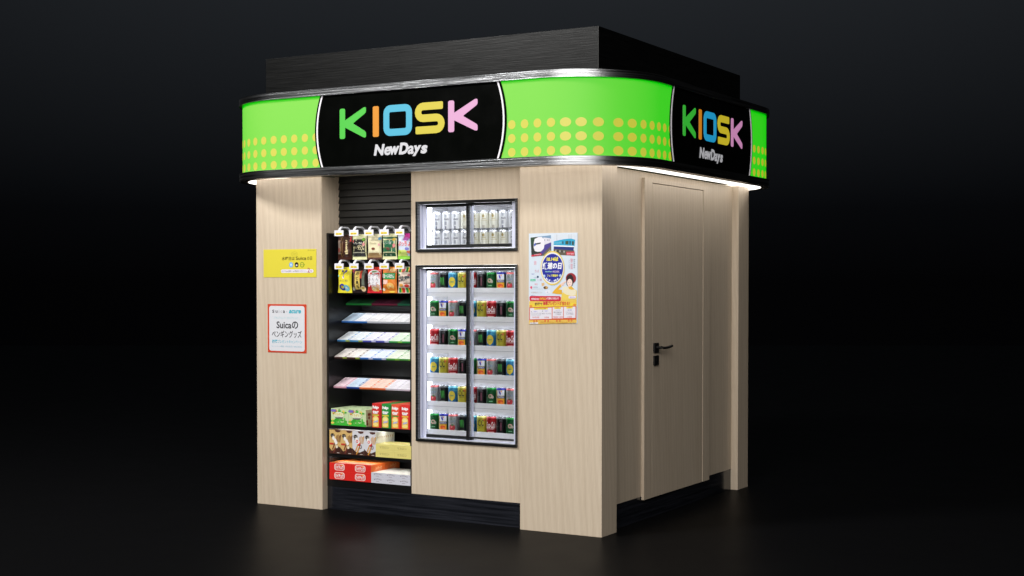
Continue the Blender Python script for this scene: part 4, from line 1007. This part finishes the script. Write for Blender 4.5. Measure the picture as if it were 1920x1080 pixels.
pp(q4, [(322, 205), (378, 200), (382, 250), (330, 268)], .0006, (214, 176, 130)); pe(q4, 405, 295, 46, 30, .0008, (150, 110, 60), 14); pe(q4, 385, 298, 18, 18, .0012, (50, 40, 36), 10); pe(q4, 425, 290, 18, 20, .0012, (205, 160, 90), 10); pp(q4, [(398, 358), (490, 342), (505, 400), (408, 418)], .0008, (222, 224, 232)); pe(q4, 440, 385, 14, 14, .0012, (190, 196, 215), 10)
# woman in a red beret, saluting
pp(q4, [(725, 410), (760, 350), (840, 330), (940, 330), (1000, 370), (1000, 545), (700, 545), (712, 450)], .0010, (226, 200, 90)); pp(q4, [(730, 300), (800, 285), (860, 300), (940, 320), (990, 380), (985, 455), (900, 470), (800, 440), (740, 400)], .0014, (226, 218, 190))
pp(q4, [(525, 405), (560, 360), (640, 280), (685, 240), (712, 275), (650, 340), (718, 345), (720, 435), (620, 425)], .0012, (222, 170, 50)); pp(q4, [(685, 240), (735, 205), (800, 175), (802, 195), (760, 225), (755, 250), (710, 275)], .0016, (232, 196, 180))
pe(q4, 890, 130, 98, 105, .0014, (150, 36, 48)); pp(q4, [(805, 180), (815, 90), (860, 50), (900, 55), (935, 110), (945, 190), (920, 270), (880, 290), (825, 275), (805, 240)], .0018, (40, 26, 32)); pe(q4, 868, 215, 50, 75, .0022, (238, 212, 202)); pp(q4, [(818, 175), (822, 110), (870, 90), (905, 110), (918, 180), (905, 150), (860, 130), (835, 145)], .0026, (44, 28, 34))
pe(q4, 850, 208, 7, 4, .0030, (50, 34, 36), 10); pe(q4, 886, 205, 7, 4, .0030, (50, 34, 36), 10); pp(q4, [(856, 250), (880, 248), (870, 260)], .0030, (200, 90, 90)); pp(q4, [(840, 285), (900, 280), (960, 345), (900, 352), (850, 330)], .0017, (222, 176, 60))
pp(q4, [(850, 472), (985, 472), (985, 520), (850, 520)], .0024, (224, 216, 236)); pt(q4, "鉄道大好き", 870, 485, 965, 508, .0028, (170, 160, 205))
# lower bands
pp(q4, [(85, 543), (1000, 548), (1000, 665), (85, 660)], .0016, (226, 190, 80)); pp(q4, [(85, 600), (1000, 606), (1000, 668), (85, 662)], .0018, (228, 202, 62))
a = q4(92, 542); b = q4(700, 468); k.poly(f0, rrect(a[0], a[1], b[0], b[1], .010, 5), .0028, P(196, 34, 62)); pt(q4, "対象商品を含む", 125, 488, 285, 525, .0032, (240, 225, 230), bold=.02); pt(q4, "500円以上", 292, 484, 420, 525, .0032, (236, 205, 60), bold=.02); pt(q4, "の交通系ICでお買上げで", 425, 490, 665, 525, .0032, (240, 225, 230), bold=.02)
pt(q4, "抽選で", 195, 580, 345, 630, .0030, (110, 80, 60), bold=.03); pt(q4, "豪華プレゼントが当たる！", 358, 576, 870, 632, .0030, (205, 60, 60), bold=.03)
pe(q4, 118, 638, 30, 22, .0022, (224, 140, 60), 12); pe(q4, 962, 645, 30, 22, .0022, (224, 140, 60), 12)
pp(q4, [(85, 664), (995, 670), (995, 935), (85, 908)], .0020, (206, 84, 48)); pp(q4, [(80, 909), (1000, 936), (1000, 1000), (80, 985)], .0016, (224, 186, 84))
for (xa, xb) in ((102, 525), (540, 745), (757, 980)): pp(q4, [(xa, 678), (xb, 682), (xb, 900), (xa, 892)], .0024, (220, 218, 228))
for (xa, xb, tt) in ((180, 450, "NewDays賞"), (575, 700, "駅弁賞"), (805, 925, "旅行賞")): pp(q4, [(xa, 680), (xb, 682), (xb, 715), (xa, 712)], .0028, (228, 206, 66)); pt(q4, tt, xa+40, 688, xb-40, 708, .0032, (150, 110, 40))
for (xa, tt, xb, y) in ((120, "A", 142, 735), (340, "B", 360, 735)): pt(q4, tt, xa, y, xb, y+22, .0028, (90, 90, 110))
for (xa, xb, y, c_, s_) in ((175, 250, 742, (150, 150, 215), "抽選で"), (390, 460, 742, (150, 150, 215), "抽選で"), (600, 690, 742, (140, 150, 180), "ペアで"), (830, 910, 742, (150, 150, 190), "豪華"), (118, 320, 780, (150, 150, 160), "オリジナルグッズを"), (125, 310, 808, (150, 150, 160), "プレゼントします"), (335, 515, 792, (140, 135, 145), "駅弁クーポン千円分"), (565, 715, 775, (110, 105, 120), "観光列車の旅"), (585, 700, 812, (110, 105, 120), "ペア招待券"), (790, 930, 782, (140, 135, 150), "カタログギフト"), (800, 940, 815, (110, 105, 120), "三万円相当")): pt(q4, s_, xa, y-6, xb, y+14, .0028, c_)
for (xa, xb, y, s_) in ((150, 282, 845, "50名様"), (382, 468, 855, "30名様"), (548, 740, 858, "10組様ご招待"), (828, 908, 862, "10名様")): pt(q4, s_, xa, y, xb, y+26, .0028, (205, 60, 80))
for xa in (180, 233, 398, 455, 623, 680, 850, 904): pe(q4, xa, 930+xa*.018, 15, 22, .0030, (205, 84, 44), 14); pe(q4, xa, 930+xa*.018, 6, 9, .0034, (228, 170, 90), 10)
pp(q4, [(100, 952), (262, 956), (262, 985), (100, 982)], .0022, (222, 222, 228)); pt(q4, "※詳しくは店頭へ", 108, 957, 220, 974, .0026, (120, 120, 130)); pt(q4, "応募締切 11月10日(日)まで 当日消印有効 ※詳しくはこちら", 290, 972, 980, 986, .0022, (190, 140, 60))
ob = k.build("poster", None, (0, 0, 0)); ob.location = (ox, -.0013, oz)
tag(ob, "tall railway poster with trains and a woman in a red beret", "poster")
